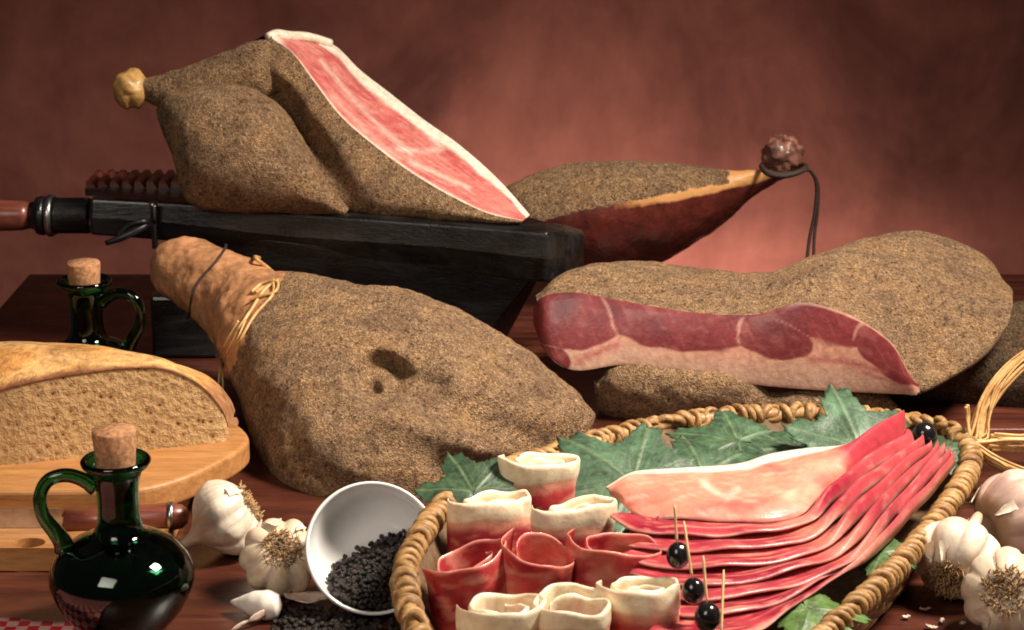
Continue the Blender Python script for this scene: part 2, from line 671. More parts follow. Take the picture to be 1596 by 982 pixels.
def g2(u, v, cu, cv, su, sv, ang=0.0):
    a = math.radians(ang)
    du, dv = u - cu, v - cv
    x = du * math.cos(a) + dv * math.sin(a)
    y = -du * math.sin(a) + dv * math.cos(a)
    return math.exp(-(x / su) ** 2 - (y / sv) ** 2)


def seg(u, v, pts, w):
    """gaussian distance to a pixel polyline"""
    best = 1e9
    for (a, b), (c, d) in zip(pts[:-1], pts[1:]):
        L = (c - a) ** 2 + (d - b) ** 2
        t = max(0, min(1, ((u - a) * (c - a) + (v - b) * (d - b)) / L))
        best = min(best, (u - a - t * (c - a)) ** 2 + (v - b - t * (d - b)) ** 2)
    return math.exp(-best / (w * w))


def disp_front(p, nn):
    if nn @ (CAM - p) < 0:
        return 0.0
    u, v = proj(p)
    d = 0.0
    d -= 0.033 * math.exp(-(((u - 592) / 42) ** 2 + ((v - 592) / 41) ** 2) ** 2)                                   # socket
    d += 0.017 * g2(u, v, 600, 598, 14, 16)                                   # bone knob
    d -= 0.010 * seg(u, v, [(616, 572), (645, 590), (685, 606)], 15)          # groove to the right
    d -= 0.006 * seg(u, v, [(650, 630), (700, 640), (760, 662), (840, 688)], 20)
    d -= 0.012 * seg(u, v, [(700, 738), (765, 748), (850, 742)], 28)          # notch below the flap
    d += 0.012 * seg(u, v, [(600, 645), (650, 665), (720, 690), (790, 710)], 24)
    d += 0.010 * g2(u, v, 560, 730, 90, 60)
    d += 0.008 * g2(u, v, 700, 560, 120, 50, 25)
    d += 0.006 * g2(u, v, 470, 560, 70, 90)
    d -= 0.006 * seg(u, v, [(430, 640), (470, 720), (540, 770)], 25)
    return d


G = loft_grid(st, 240, 190, 0.0050, 17, 0.92, 3.0, disp_front)
V, f = close_ends(G)
ham1 = thing('ham', 'whole pepper-crusted ham with orange tan shank lying on the table beside the bread', 'ham', (-0.08, 1.95, 0), 'cured hams')
mk = []
for p in V:
    u, v = proj(p)
    # rind shows on the shank: left of an arc
    x = (u - 440) * 0.87 + (v - 437) * 0.46
    line = np.interp(v, [380, 437, 480, 520, 570, 620], [470, 438, 402, 380, 366, 330])
    mk.append(float(smooth(14, -14, u - line)))
front = mesh('meat', V, f, M['pepper_shank'], ham1, mask=mk)
front['label'] = 'ham body with bone socket in its pepper crust'
tr1 = bvh(front)


def string(name, pts, tree, r, mat, parent, off=0.003, n=60, fb=2.1, wob=0.0):
    q = np.array([hit(tree, a, b, off, fb) if len(x) == 0 else P(a, b, x[0]) for a, b, *x in pts])
    q = cr(q, n)
    if wob:
        for i in range(n):
            q[i] += wob * np.array([nz(q[i], 60, 1), nz(q[i], 60, 5), nz(q[i], 60, 9)])
    return mesh(name, *tube(q, r, 6), mat, parent)


# strings on the shank
tw = thing('raffia_tie', 'pale raffia string knotted round the orange tan ham shank', 'string', P(400, 440, 2.07))
string('loop', [(404, 402, 2.17), (400, 404), (418, 418), (430, 440), (412, 448), (398, 456)], tr1, 0.0022, M['raffia'], tw, 0.0025)
string('loop', [(430, 438), (412, 452), (392, 482), (370, 515), (352, 545, 2.07)], tr1, 0.0019, M['raffia'], tw, 0.0025)
string('loop', [(426, 436), (424, 460), (398, 490), (374, 530), (356, 560, 2.05)], tr1, 0.0017, M['raffia'], tw, 0.0028)
string('loop', [(392, 455), (408, 442), (432, 440), (428, 455), (405, 462), (390, 468)], tr1, 0.0017, M['raffia'], tw, 0.005)
string('tail', [(372, 500), (352, 535), (344, 570, 2.045), (341, 600, 2.045), (343, 622, 2.05)], tr1, 0.0016, M['raffia'], tw, 0.004)
string('tail', [(376, 505), (356, 545), (347, 575, 2.04), (348, 612, 2.04)], tr1, 0.0013, M['raffia'], tw, 0.004)
string('tail', [(382, 500), (370, 530), (363, 560, 2.03), (365, 590, 2.03)], tr1, 0.0013, M['raffia'], tw, 0.004)
ws = thing('twine', 'thin dark twine pressed into the end of the tan ham shank', 'string', P(320, 440, 2.1))
string('loop', [(352, 382, 2.2), (348, 392), (335, 410), (312, 436), (300, 460), (296, 485), (292, 496, 2.17)], tr1, 0.0016, M['cord'], ws, 0.0008)

# ---- ham on the stand, with the pink cut face
Ls = [(424, 60, 2.36), (455, 82, 2.345), (490, 128, 2.325), (530, 180, 2.30), (585, 228, 2.275), (640, 268, 2.25), (700, 304, 2.225), (760, 332, 2.205), (815, 344, 2.195)]
Us = [(422, 50, 2.37), (470, 54, 2.42), (520, 70, 2.435), (560, 108, 2.43), (605, 143, 2.41), (660, 186, 2.385), (715, 225, 2.35), (775, 278, 2.30), (826, 335, 2.215)]
Ds = [(250, 146, 2.36), (268, 175, 2.36), (282, 250, 2.34), (330, 322, 2.32), (430, 333, 2.295), (540, 338, 2.275), (650, 342, 2.25), (745, 345, 2.225), (812, 347, 2.20)]
ham2 = thing('ham', 'ham with a long pink cut face clamped on the black stand', 'ham', (-0.1, 2.3, 0.145), 'cured hams')
rows = []
for i in range(9):
    L, U, D = P(*Ls[i]), P(*Us[i]), P(*Ds[i])
    w = [0.25, 0.6, 0.9, 1.0, 1.0, 0.9, 0.7, 0.45, 0.12][i]
    F1 = L * 0.66 + D * 0.34 + np.array([0, -0.026 * w, 0.0])
    F2 = L * 0.30 + D * 0.70 + np.array([0, -0.030 * w, 0.0])
    K2 = L * 0.30 + D * 0.70 + np.array([0, 0.13 * w, 0.0])
    K1 = U * 0.62 + D * 0.38 + np.array([0, 0.075 * w, 0.0])
    rows.append([L, F1, F2, D + np.array([0, -0.012 * w, 0]), K2, K1, U])
G = spl2(rows, 200, 110)
N = normals(G, False)
for i in range(200):
    for j in range(2, 108):
        e = min(1, min(j, 109 - j) / 8)
        if j < 60:
            uu, vv_ = proj(G[i, j])
            G[i, j] += np.array([0, 0.036, 0.0]) * e * seg(uu, vv_, [(380, 128), (430, 158), (472, 215), (512, 278), (560, 340)], 24) * (1 - 0.75 * smooth(225, 320, vv_))
        G[i, j] += N[i, j] * 0.004 * e * (nz(G[i, j], 16, 2) + 0.5 * nz(G[i, j], 45, 2))
mainV, mainF = list(G.reshape(-1, 3)), gridf(200, 110)
Lc, Uc = G[:, 0], G[:, -1]
# knuckle hump in front
st = [(256, 162, 2.325, 258, 178, 2.325, .012), (298, 142, 2.305, 270, 215, 2.290, .036), (350, 131, 2.295, 280, 270, 2.265, .052), (400, 139, 2.285, 296, 318, 2.25, .058),
      (442, 172, 2.275, 352, 327, 2.242, .056), (478, 228, 2.265, 425, 331, 2.24, .048), (512, 285, 2.255, 488, 336, 2.242, .034), (545, 325, 2.248, 535, 338, 2.245, .010)]
Gh = loft_grid(st, 80, 80, 0.003, 20, 1.0, 5.0)
hv, hf = close_ends(Gh)
# shank
st = [(222, 122, 2.37, 226, 154, 2.37, .012), (262, 114, 2.37, 258, 172, 2.365, .02), (310, 100, 2.37, 285, 170, 2.36, .026), (360, 80, 2.37, 330, 168, 2.355, .03), (412, 60, 2.37, 400, 165, 2.35, .03), (440, 72, 2.36, 440, 140, 2.35, .012)]
Gs = loft_grid(st, 60, 40, 0.004, 26, 1.0, 6.0)
sv, sf = close_ends(Gs)
V, f = merge([(mainV, mainF), (hv, hf), (sv, sf)])
skin2 = mesh('meat', V, f, M['pepper'], ham2)
tr2 = bvh(skin2)
# cut face
nf, mf = 200, 60
FG = np.array([[Lc[i] * (1 - t) + Uc[i] * t for t in np.linspace(0, 1, mf)] for i in range(nf)])
cols = []
for i in range(nf):
    s = i / (nf - 1)
    for j in range(mf):
        t = j / (mf - 1)
        p = FG[i, j]
        u, v = proj(p)
        wob = 0.05 * nz(p, 40, 3)
        pink = np.array([0.66, 0.19, 0.16])
        deep = np.array([0.50, 0.085, 0.085])
        pale = np.array([0.74, 0.33, 0.28])
        fat = np.array([0.90, 0.76, 0.62])
        c = pink + (deep - pink) * smooth(-0.2, 0.5, nz(p, 30, 8)) * 0.7
        c = c + (pale - c) * 0.40 * smooth(0.1, 0.45, nz((p[0] * 1.0, p[1] * 1.0, p[2] * 0.6), 70, 4))
        line = seg(u, v, [(500, 95), (560, 165), (600, 205), (625, 225), (640, 240)], 4) + seg(u, v, [(620, 232), (660, 236), (690, 232), (672, 215)], 4.5) + \
            seg(u, v, [(640, 252), (690, 275), (730, 292)], 4) + 0.6 * seg(u, v, [(520, 150), (570, 205), (620, 246)], 5)
        c = c + (fat * np.array([0.97, 0.85, 0.85]) - c) * min(1, 0.55 * line)
        fib = mnoise.noise(Vector((s * 9 + 1.5 * t, t * 26 + 2 * math.sin(s * 7), 4.0)))
        c = c + (pale - c) * 0.55 * smooth(0.12, 0.45, fib)
        c = c + (np.array([0.48, 0.07, 0.07]) - c) * 0.4 * smooth(-0.15, -0.5, fib)
        fe = smooth(0.77 - 0.05 * s + wob, 0.84 + wob, t)                       # thick fat along the far edge
        fe = max(fe, smooth(0.07, 0.02, s + 0.4 * wob), smooth(0.945, 0.975, s + 0.25 * t - 0.17))
        fe = max(fe, 0.75 * smooth(0.055 + wob * 0.3, 0.015, t))
        c = c + (fat - c) * fe
        cols.append(c)
fo = mesh('cut_face', FG.reshape(-1, 3) , gridf(nf, mf), M['meat'], ham2, cols=cols)
fo['label'] = 'pink cut face with a cream fat edge'
# fat lip at the top
q = cr([P(416, 57, 2.365), P(428, 55, 2.375), P(450, 57, 2.39), P(478, 58, 2.41), P(515, 68, 2.43)], 24)
lipr = [0.004, 0.0075, 0.0065, 0.006, 0.0055]
V, f = tube(q, np.interp(np.linspace(0, 1, 24), np.linspace(0, 1, 5), lipr), 10)
mesh('fat_lip', V, f, M['meat'], ham2, cols=[(0.88, 0.74, 0.58)] * len(V))
# bone knob
V, cols = [], []
kc = P(204, 140, 2.37)
nn, mm = 30, 40
for i in range(nn):
    th = math.pi * (i + 0.001) / (nn - 1.0)
    for j in range(mm):
        ph = 2 * math.pi * j / mm
        d = np.array([math.sin(th) * math.cos(ph), math.sin(th) * math.sin(ph), math.cos(th)])
        r = 0.0240 * (1 + 0.16 * nz(d, 1.6, 2) + 0.05 * nz(d, 5, 2)) * (1 - 0.12 * abs(d[0]) ** 2)
        r *= 1 - 0.16 * math.exp(-((d[0] - 0.1) / 0.18) ** 2) * (d[2] < 0)
        V.append(kc + d * r)
        cols.append(np.array([0.52, 0.29, 0.09]) * (1 + 0.5 * nz(d, 3, 7)))
kn = mesh('bone_knob', V, gridf(nn, mm, True), M['bone'], ham2, cols=cols)
kn['label'] = 'rounded ochre bone end of the shank'

# ---- rear ham with maroon underside and knotted end
st = [(770, 310, 2.50, 770, 380, 2.50, .03), (810, 283, 2.51, 800, 415, 2.47, .07), (870, 262, 2.52, 860, 440, 2.45, .09), (950, 253, 2.53, 930, 442, 2.44, .10), (1030, 254, 2.53, 1000, 418, 2.45, .085),
      (1100, 262, 2.52, 1065, 385, 2.46, .06), (1150, 266, 2.51, 1125, 338, 2.47, .034), (1190, 266, 2.50, 1180, 297, 2.48, .018), (1240, 256, 2.49, 1236, 272, 2.49, .011)]
G = loft_grid(st, 120, 90, 0.004, 16, 0.95, 9.0)
V, f = close_ends(G)
mk = []
for p in V:
    u, v = proj(p)
    line = np.interp(u, [780, 850, 900, 1000, 1100, 1180, 1250], [360, 346, 330, 312, 292, 279, 262])
    e = v - line
    rind = smooth(-12, 10, e) if e > -40 else 0.0
    rind = max(float(rind), float(smooth(1120, 1150, u)))
    mk.append(float(rind))
ham3 = thing('ham', 'uncut ham with maroon underside and thin shank lying behind the black stand', 'ham', (0.15, 2.49, 0.0), 'cured hams')
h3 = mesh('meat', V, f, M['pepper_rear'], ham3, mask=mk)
lit_top = []
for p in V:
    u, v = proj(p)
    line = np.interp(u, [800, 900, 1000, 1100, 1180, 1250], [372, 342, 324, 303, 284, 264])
    lit_top.append(float(smooth(9, -9, v - line) * smooth(880, 1080, u)))  # light on the shank's upper side, painted into the rind colour
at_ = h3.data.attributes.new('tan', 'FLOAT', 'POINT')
at_.data.foreach_set('value', np.array(lit_top, np.float32))
tr3 = bvh(h3)
# knob of the shank: gnarled bundle
kc = P(1219, 243, 2.49)
V, cols = [], []
for i in range(nn):
    th = math.pi * (i + 0.001) / (nn - 1.0)
    for j in range(mm):
        ph = 2 * math.pi * j / mm
        d = np.array([math.sin(th) * math.cos(ph), math.sin(th) * math.sin(ph), math.cos(th)])
        r = 0.0255 * (1 + 0.22 * nz(d, 2.4, 12) + 0.16 * nz(d, 6, 3))
        V.append(kc + d * r * np.array([1.0, 1, 0.95]))
        cols.append(np.array([0.20, 0.075, 0.05]) * (1 + 0.9 * nz(d, 4, 9)) + 0.10 * max(0, nz(d, 5, 5)))
kb = mesh('knotted_end', V, gridf(nn, mm, True), M['bone'], ham3, cols=cols)
kb['label'] = 'gnarled brown knuckle at the shank end'
cd = thing('cord', 'dark cord looped on the thin maroon ham shank and hanging down behind', 'cord', P(1265, 320, 2.48))
for kx, (du, r) in enumerate(((0, .0022), (7, .0020))):
    q = cr([P(1190, 266, 2.455), P(1215, 271, 2.452), P(1245, 268, 2.455), P(1262, 266, 2.47), P(1272 + du * 0.3, 285, 2.475), P(1270 + du * 0.6, 330, 2.475), P(1262 + du, 370, 2.47), P(1257 + du * 1.6, 410, 2.46)], 50)
    mesh('strand', *tube(q, r, 8), M['cord'], cd)
q = cr([P(1188, 262, 2.47), P(1200, 272, 2.452), P(1225, 274, 2.45), P(1250, 266, 2.46), P(1254, 258, 2.49), P(1225, 258, 2.515), P(1195, 256, 2.51)], 40, True)
mesh('winding', *tube(list(q) + [q[0]], 0.0035, 8), M['cord'], cd)


# ---- bodies with one cut side: B bottom edge, T top edge of the cut, R ridge; then over the back
def cut_skin(st, n, m, back, lump, seed):
    rows = []
    for (bu, bv, by, tu, tv, ty, ru, rv, ry) in st:
        T, R, B = P(tu, tv, ty), P(ru, rv, ry), P(bu, bv, by)
        mid = (T + R) / 2 + np.array([0, 0, np.linalg.norm(R - T) * 0.10])
        K = R + np.array([0, back * 0.55, -0.25 * max(0.0, R[2] - B[2])])
        K2 = np.array([R[0], R[1] + back * 0.62, (R[2] + B[2]) / 2 - 0.01])
        K3 = np.array([(R[0] + B[0]) / 2, (R[1] + B[1]) / 2 + 0.01, B[2] - 0.002])
        rows.append([T, mid, R, K, K2, K3, B])
    G = spl2(rows, n, m)
    N = normals(G, False)
    for i in range(n):
        for j in range(m):
            e = min(1.0, j / 7, (m - 1 - j) / 7)
            G[i, j] += N[i, j] * lump * e * (nz(G[i, j], 17, seed) + 0.5 * nz(G[i, j], 48, seed))
    return G


st = [(831, 505, 2.06, 831, 482, 2.06, 834, 474, 2.07), (850, 548, 2.03, 843, 464, 2.05, 868, 437, 2.10), (890, 576, 2.02, 890, 456, 2.045, 930, 413, 2.14),
      (975, 569, 2.015, 975, 470, 2.035, 1010, 409, 2.18), (1080, 587, 2.005, 1080, 487, 2.02, 1095, 425, 2.20), (1180, 600, 1.995, 1180, 490, 2.01, 1195, 428, 2.21),
      (1260, 607, 1.985, 1250, 472, 2.0, 1270, 406, 2.22), (1330, 611, 1.98, 1330, 494, 1.99, 1350, 373, 2.22), (1400, 614, 1.975, 1388, 533, 1.98, 1430, 362, 2.22),
      (1434, 614, 1.97, 1432, 598, 1.972, 1500, 382, 2.20), (1480, 592, 1.985, 1484, 580, 1.985, 1548, 414, 2.17), (1535, 556, 2.01, 1542, 540, 2.01, 1577, 452, 2.12), (1572, 508, 2.05, 1574, 495, 2.05, 1580, 475, 2.08)]
G = cut_skin(st, 130, 90, 0.10, 0.0042, 14)
ham4 = thing('ham', 'boned half ham cut lengthwise showing dark red meat and pale fat, on another ham', 'ham', P(1150, 600, 2.05), 'cured hams')
k9 = int(np.argmin(np.linalg.norm(G[:, 0] - P(*st[9][3:6]), axis=1))) - 1
sk4 = mesh('meat', G.reshape(-1, 3), gridf(130, 90) + [(i * 90, (i + 1) * 90, (i + 1) * 90 + 89, i * 90 + 89) for i in range(k9, 129)], M['pepper'], ham4)
# cut face of the half ham
nB = 240
Bc = cr([P(s[0], s[1], s[2]) for s in st[:10]], nB)
Tc = cr(G[:int(130 * 1.0), 0], 1000)
# matching samples of the top edge by fraction along the spline knots
full = cr([P(s[3], s[4], s[5]) for s in st], 1200)
kend = np.argmin(np.linalg.norm(full - P(*st[9][3:6]), axis=1))
Tn = full[np.linspace(0, kend, nB).astype(int)]
Bf = cr([P(s[0], s[1], s[2]) for s in st], 1200)
kendb = np.argmin(np.linalg.norm(Bf - P(*st[9][0:3]), axis=1))
Bn = Bf[np.linspace(0, kendb, nB).astype(int)]
mF = 56
FG = np.zeros((nB, mF, 3))
for i in range(nB):
    for j in range(mF):
        t = j / (mF - 1)
        FG[i, j] = Bn[i] * (1 - t) + Tn[i] * t + np.array([0, -0.004 * math.sin(math.pi * t) ** 0.7 * min(1, i / 20, (nB - 1 - i) / 20), 0])
lobes = [(888, 498, 82, 50, 4), (855, 556, 34, 22, 20), (1050, 500, 130, 46, 9), (1200, 526, 72, 32, 14), (1275, 497, 92, 29, 14), (1372, 546, 76, 26, 42)]
cols = []
for i in range(nB):
    for j in range(mF):
        p = FG[i, j]
        u, v = proj(p)
        t = j / (mF - 1)
        uw, vw = u + 9 * nz(p, 45, 1), v + 7 * nz(p, 45, 6)
        val = []
        for (cu, cv, ru, rv, an) in lobes:
            a = math.radians(an)
            du, dv = uw - cu, vw - cv
            x = (du * math.cos(a) + dv * math.sin(a)) / ru
            y = (-du * math.sin(a) + dv * math.cos(a)) / rv
            val.append(1 - math.sqrt(x * x + y * y))
        val.sort(reverse=True)
        ins = max(smooth(-0.02, 0.07, val[0]), smooth(0.50, 0.60, t + 0.25 * nz(p, 30, 17) + 0.0012 * (1250 - u) * (u > 1250)))
        sea = smooth(0.06, 0.01, val[0] - val[1]) * smooth(-0.05, 0.15, val[1]) * 0.7
        fat = np.array([0.66, 0.31, 0.215]) * (1 + 0.12 * nz(p, 60, 3))
        pal = np.array([0.72, 0.43, 0.31])
        fat = fat + (pal - fat) * smooth(0.55, 0.1, t)
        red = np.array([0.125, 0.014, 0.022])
        lighter_red = np.array([0.235, 0.036, 0.040])  # lighter muscle tone, mixed by noise and more toward the bottom
        mt = red + (lighter_red - red) * smooth(-0.1, 0.5, nz(p, 26, 11) + 0.35 - 0.5 * (v - 470) / 100 * -1)
        mt = mt + (np.array([0.52, 0.20, 0.17]) - mt) * 0.22 * smooth(0.28, 0.6, mnoise.noise(Vector((p[0] * 260 + p[2] * 120, p[2] * 40 - p[0] * 30, 2))))
        mt = mt + (np.array([0.50, 0.19, 0.16]) - mt) * 0.22 * smooth(0.20, 0.5, nz((p[0] + p[2] * 0.7, p[1], p[2]), 85, 13))
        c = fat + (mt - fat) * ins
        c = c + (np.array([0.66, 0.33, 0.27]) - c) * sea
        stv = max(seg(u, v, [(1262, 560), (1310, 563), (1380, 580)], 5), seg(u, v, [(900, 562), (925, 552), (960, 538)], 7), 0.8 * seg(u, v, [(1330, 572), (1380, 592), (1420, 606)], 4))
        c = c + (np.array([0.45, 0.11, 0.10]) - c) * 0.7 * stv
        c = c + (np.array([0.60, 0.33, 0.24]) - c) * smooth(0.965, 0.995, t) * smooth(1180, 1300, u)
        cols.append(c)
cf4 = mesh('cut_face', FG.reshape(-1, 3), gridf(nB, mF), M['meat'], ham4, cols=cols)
cf4['label'] = 'cut face with dark red muscles and a band of pale fat'

# ---- lower ham under the half ham, and the one at its right with shade put into its colour
st = [(926, 590, 2.03, 928, 618, 2.03, .012), (950, 572, 2.06, 945, 652, 2.0, .034), (1010, 566, 2.07, 1000, 668, 1.985, .042), (1090, 575, 2.06, 1080, 676, 1.98, .042), (1160, 592, 2.05, 1160, 678, 1.98, .038),
      (1205, 612, 2.04, 1205, 680, 1.975, .026), (1240, 606, 2.03, 1250, 678, 1.975, .03), (1300, 600, 2.04, 1310, 676, 1.98, .034), (1370, 612, 2.04, 1370, 672, 1.99, .026), (1400, 630, 2.02, 1400, 660, 2.0, .010)]
G = loft_grid(st, 110, 60, 0.004, 22, 0.95, 21.0)
V, f = close_ends(G)
o = mesh('ham', V, f, M['pepper'])
tag(o, 'flat pepper-crusted ham lying under the half ham with the red cut face', 'ham', 'cured hams')
st = [(1360, 560, 2.14, 1368, 640, 2.06, .02), (1420, 540, 2.16, 1430, 660, 2.04, .05), (1500, 510, 2.18, 1505, 668, 2.03, .06), (1580, 470, 2.20, 1590, 665, 2.03, .062), (1660, 470, 2.20, 1670, 650, 2.04, .05), (1720, 520, 2.15, 1720, 610, 2.08, .02)]
G = loft_grid(st, 80, 60, 0.004, 18, 0.95, 31.0)
V, f = close_ends(G)
o = mesh('ham', V, f, M['pepper_shaded'])
tag(o, 'ham with shade darkened into its crust, behind the raffia bow', 'ham', 'cured hams')

# ------------------------------------------------------------------ ham stand
hs = thing('ham_stand', 'black wooden ham stand with red handle, toothed block and wing screw', 'ham stand', (-0.2, 2.3, 0))
top = [(140, 309, 2.27), (235, 314, 2.27), (300, 318, 2.265), (420, 329, 2.25), (560, 339, 2.225), (700, 349, 2.20), (830, 360, 2.17), (852, 362, 2.165)]
bot = [(140, 367, 2.27), (235, 374, 2.27), (300, 381, 2.265), (420, 399, 2.25), (560, 410, 2.225), (700, 421, 2.20), (830, 440, 2.17), (852, 441, 2.165)]
tp = cr([P(*a) for a in top], 40)
bt = cr([P(*a) for a in bot], 40)
tp = np.vstack([tp, [P(880, 363, 2.19)], [P(910, 364, 2.235)]])
bt = np.vstack([bt, [P(880, 436, 2.19)], [P(910, 424, 2.235)]])
n = len(tp)
bk = np.array([0, 0.15, 0.0])
V, f = [], []
for i in range(n):
    b2 = np.array([0, float(np.interp(i, [0, 26, 36, n - 2, n - 1], [0.15, 0.14, 0.07, 0.045, 0.02])), 0])
    mid = (tp[i] + bt[i]) / 2 + np.array([0, -0.004, 0])
    V += [tp[i], mid, bt[i], bt[i] + b2, tp[i] + b2]
f = gridf(n, 5, True)
f += [(4, 3, 2, 1, 0), tuple((n - 1) * 5 + j for j in range(5))]
o = mesh('board', V, f, M['black_wood'], hs, False)
bevel(o, 0.004, 3)
# lower foot under the board
Vf = []
for (u, v, y) in ((420, 402, 2.29), (848, 436, 2.21), (905, 430, 2.27)):
    Vf.append(P(u, v, y) + np.array([0, 0.002, -0.001]))
x0, x1 = P(420, 402, 2.29)[0], P(848, 436, 2.21)[0]
xb = P(735, 492, 2.2)[0]
zt = 0.078
zb = bt[39][2] + 0.012
x0, x1 = bt[8][0], bt[39][0]
za = bt[8][2] + 0.016
V = [(x0, 2.275, 0.001), (xb - 0.01, 2.20, 0.001), (xb + 0.03, 2.24, 0.001), (x0, 2.38, 0.001), (x0, 2.272, za), (x1 - 0.005, 2.178, zb), (x1 + 0.004, 2.225, zb), (x0, 2.38, za)]
o = mesh('foot', V, [(0, 3, 2, 1), (4, 5, 6, 7), (0, 1, 5, 4), (1, 2, 6, 5), (2, 3, 7, 6), (3, 0, 4, 7)], M['black_wood'], hs, False)
bevel(o, 0.003)
a = P(232, 470, 2.22)
b2 = P(352, 470, 2.22)
o = mesh('foot', *box(a[0], b2[0] - 0.012, 2.225, 2.36, 0.001, 0.0735), M['black_wood'], hs, False)
bevel(o, 0.004)
# toothed block
p0, p1 = P(140, 308, 2.36), P(290, 312, 2.36)
zt0 = P(140, 309, 2.27)[2]
ztb = P(215, 282, 2.335)[2] - 0.041
V, f = box(p0[0], p1[0], 2.335, 2.40, zt0 - 0.012, ztb + 0.032)
blk = mesh('block', V, f, M['black_wood'], hs, False)
nt = 8
wt = (p1[0] - p0[0]) / nt
for i in range(nt):
    xx = p0[0] + wt * i
    V = [(xx + 0.001, y, ztb + 0.032) for y in (2.335, 2.40)] + [(xx + wt - 0.001, y, ztb + 0.032) for y in (2.335, 2.40)] + [(xx + wt * 0.12, y, ztb + 0.040) for y in (2.335, 2.40)] + [(xx + wt * 0.55, y, ztb + 0.041) for y in (2.335, 2.40)]
    t_ = mesh('tooth', V, [(0, 2, 6, 4), (1, 5, 7, 3), (4, 6, 7, 5), (0, 4, 5, 1), (2, 3, 7, 6), (0, 1, 3, 2)], M['red_wood'], blk, False)
# neck, ferrule, handle (turned about the x axis)
hc = P(100, 336, 2.33)
s = 2.40 / F


def xlathe(name, prof, mat):
    V, f = lathe([(r * s, (u - 100) * s) for u, r in prof], 32, (1, 0, 0), hc)
    return mesh(name, V, f, mat, hs)


o = xlathe('neck', [(142, 0), (142, 26), (138, 28), (90, 28), (86, 30), (86, 0)], M['black_wood'])
o = xlathe('ferrule', [(85, 0), (85, 31), (82, 33), (76, 33), (74, 30), (73, 0)], M['steel'])
o = xlathe('collar', [(72, 0), (72, 30), (66, 31), (58, 29), (54, 22), (48, 21), (46, 0)], M['black_wood'])
o = xlathe('handle', [(47, 0), (47, 20), (35, 23), (10, 24), (-40, 27), (-90, 26), (-120, 20), (-132, 10), (-135, 0)], M['red_wood'])
# wing screw
sc0 = P(240, 352, 2.25)
V, f = lathe([(0, -0.026), (0.0035, -0.026), (0.0035, 0.022), (0.005, 0.023), (0.005, 0.027), (0, 0.027)], 12, (0, 0, 1), sc0)
mesh('screw', V, f, M['steel'], hs)
q = cr([sc0 + np.array([0, -0.001, 0.006]), P(215, 358, 2.235), P(190, 370, 2.23), P(165, 379, 2.23)], 16)
mesh('wing', *tube(q, np.interp(np.linspace(0, 1, 16), [0, .7, 1], [0.004, 0.0045, 0.003]), 8), M['iron'], hs)
q = cr([sc0 + np.array([0, -0.001, 0.004]), P(222, 345, 2.235), P(200, 352, 2.235), P(182, 368, 2.235)], 16)
mesh('wing', *tube(q, 0.003, 8), M['iron'], hs)

# ------------------------------------------------------------------ boards, bread, knife
def rounded(pts, z0, z1, name, mat, parent=None, bw=0.004):
    return bevel(mesh(name, *prism(pts, z0, z1), mat, parent, False), bw, 3)


g = lambda u, v, z: tuple(Z(u, v, z)[:2])
# lower board with hang hole
pa, pb, pc = Z(-60, 868, .022), Z(235, 872, .022), Z(265, 815, .022)
LBy0, LBx1 = 1.615, pb[0] + 0.004
lb = thing('cutting_board', 'pale wooden cutting board with a small hang hole under the bread board', 'board', (-0.43, 1.70, 0))
hx, hy = Z(45, 846, .022)[:2]
hr = 0.011
# board as a slab with an oval hole: grid of quads around the hole
ring_n = 32
outer = []
x0_, x1_, y0_, y1_ = -0.62, LBx1, LBy0, 1.86
def rectpt(a):
    dx, dy = math.cos(a), math.sin(a)
    k_ = min(((x1_ - hx) if dx > 0 else (x0_ - hx)) / dx if abs(dx) > 1e-9 else 1e9, ((y1_ - hy) if dy > 0 else (y0_ - hy)) / dy if abs(dy) > 1e-9 else 1e9)
    return hx + dx * k_, hy + dy * k_
angs = sorted([2 * math.pi * i / ring_n for i in range(ring_n)] + [math.atan2(yy - hy, xx - hx) % (2 * math.pi) for xx in (x0_, x1_) for yy in (y0_, y1_)])
na = len(angs)
inn = [(hx + hr * 1.25 * math.cos(a), hy + hr * 1.0 * math.sin(a)) for a in angs]
out = [rectpt(a) for a in angs]
V = [(x, y, z) for z in (0.001, 0.022) for x, y in inn + out]
f = []
for i in range(na):
    j = (i + 1) % na
    T = 2 * na
    f += [(T + i, T + na + i, T + na + j, T + j), (i, j, na + j, na + i), (i, T + i, T + j, j), (na + i, na + j, T + na + j, T + na + i)]
bevel(mesh('board', V, f, M['board'], lb, False), 0.003, 3)
# upper board with rounded right end
zt = .047
e = [Z(-80, 766, zt), Z(120, 764, zt), Z(215, 762, zt), Z(275, 748, zt), Z(335, 722, zt), Z(376, 698, zt), Z(388, 684, zt), Z(380, 668, zt), Z(340, 640, zt)]
ed = cr(e, 40)
poly = [(p[0], p[1]) for p in ed] + [(-0.30, 1.99), (-0.62, 1.99), (-0.62, ed[0][1])]
o = rounded(poly, 0.0232, zt, 'cutting_board', M['board'], None, 0.004)
tag(o, 'round-ended wooden board carrying the cut loaf of bread', 'board')
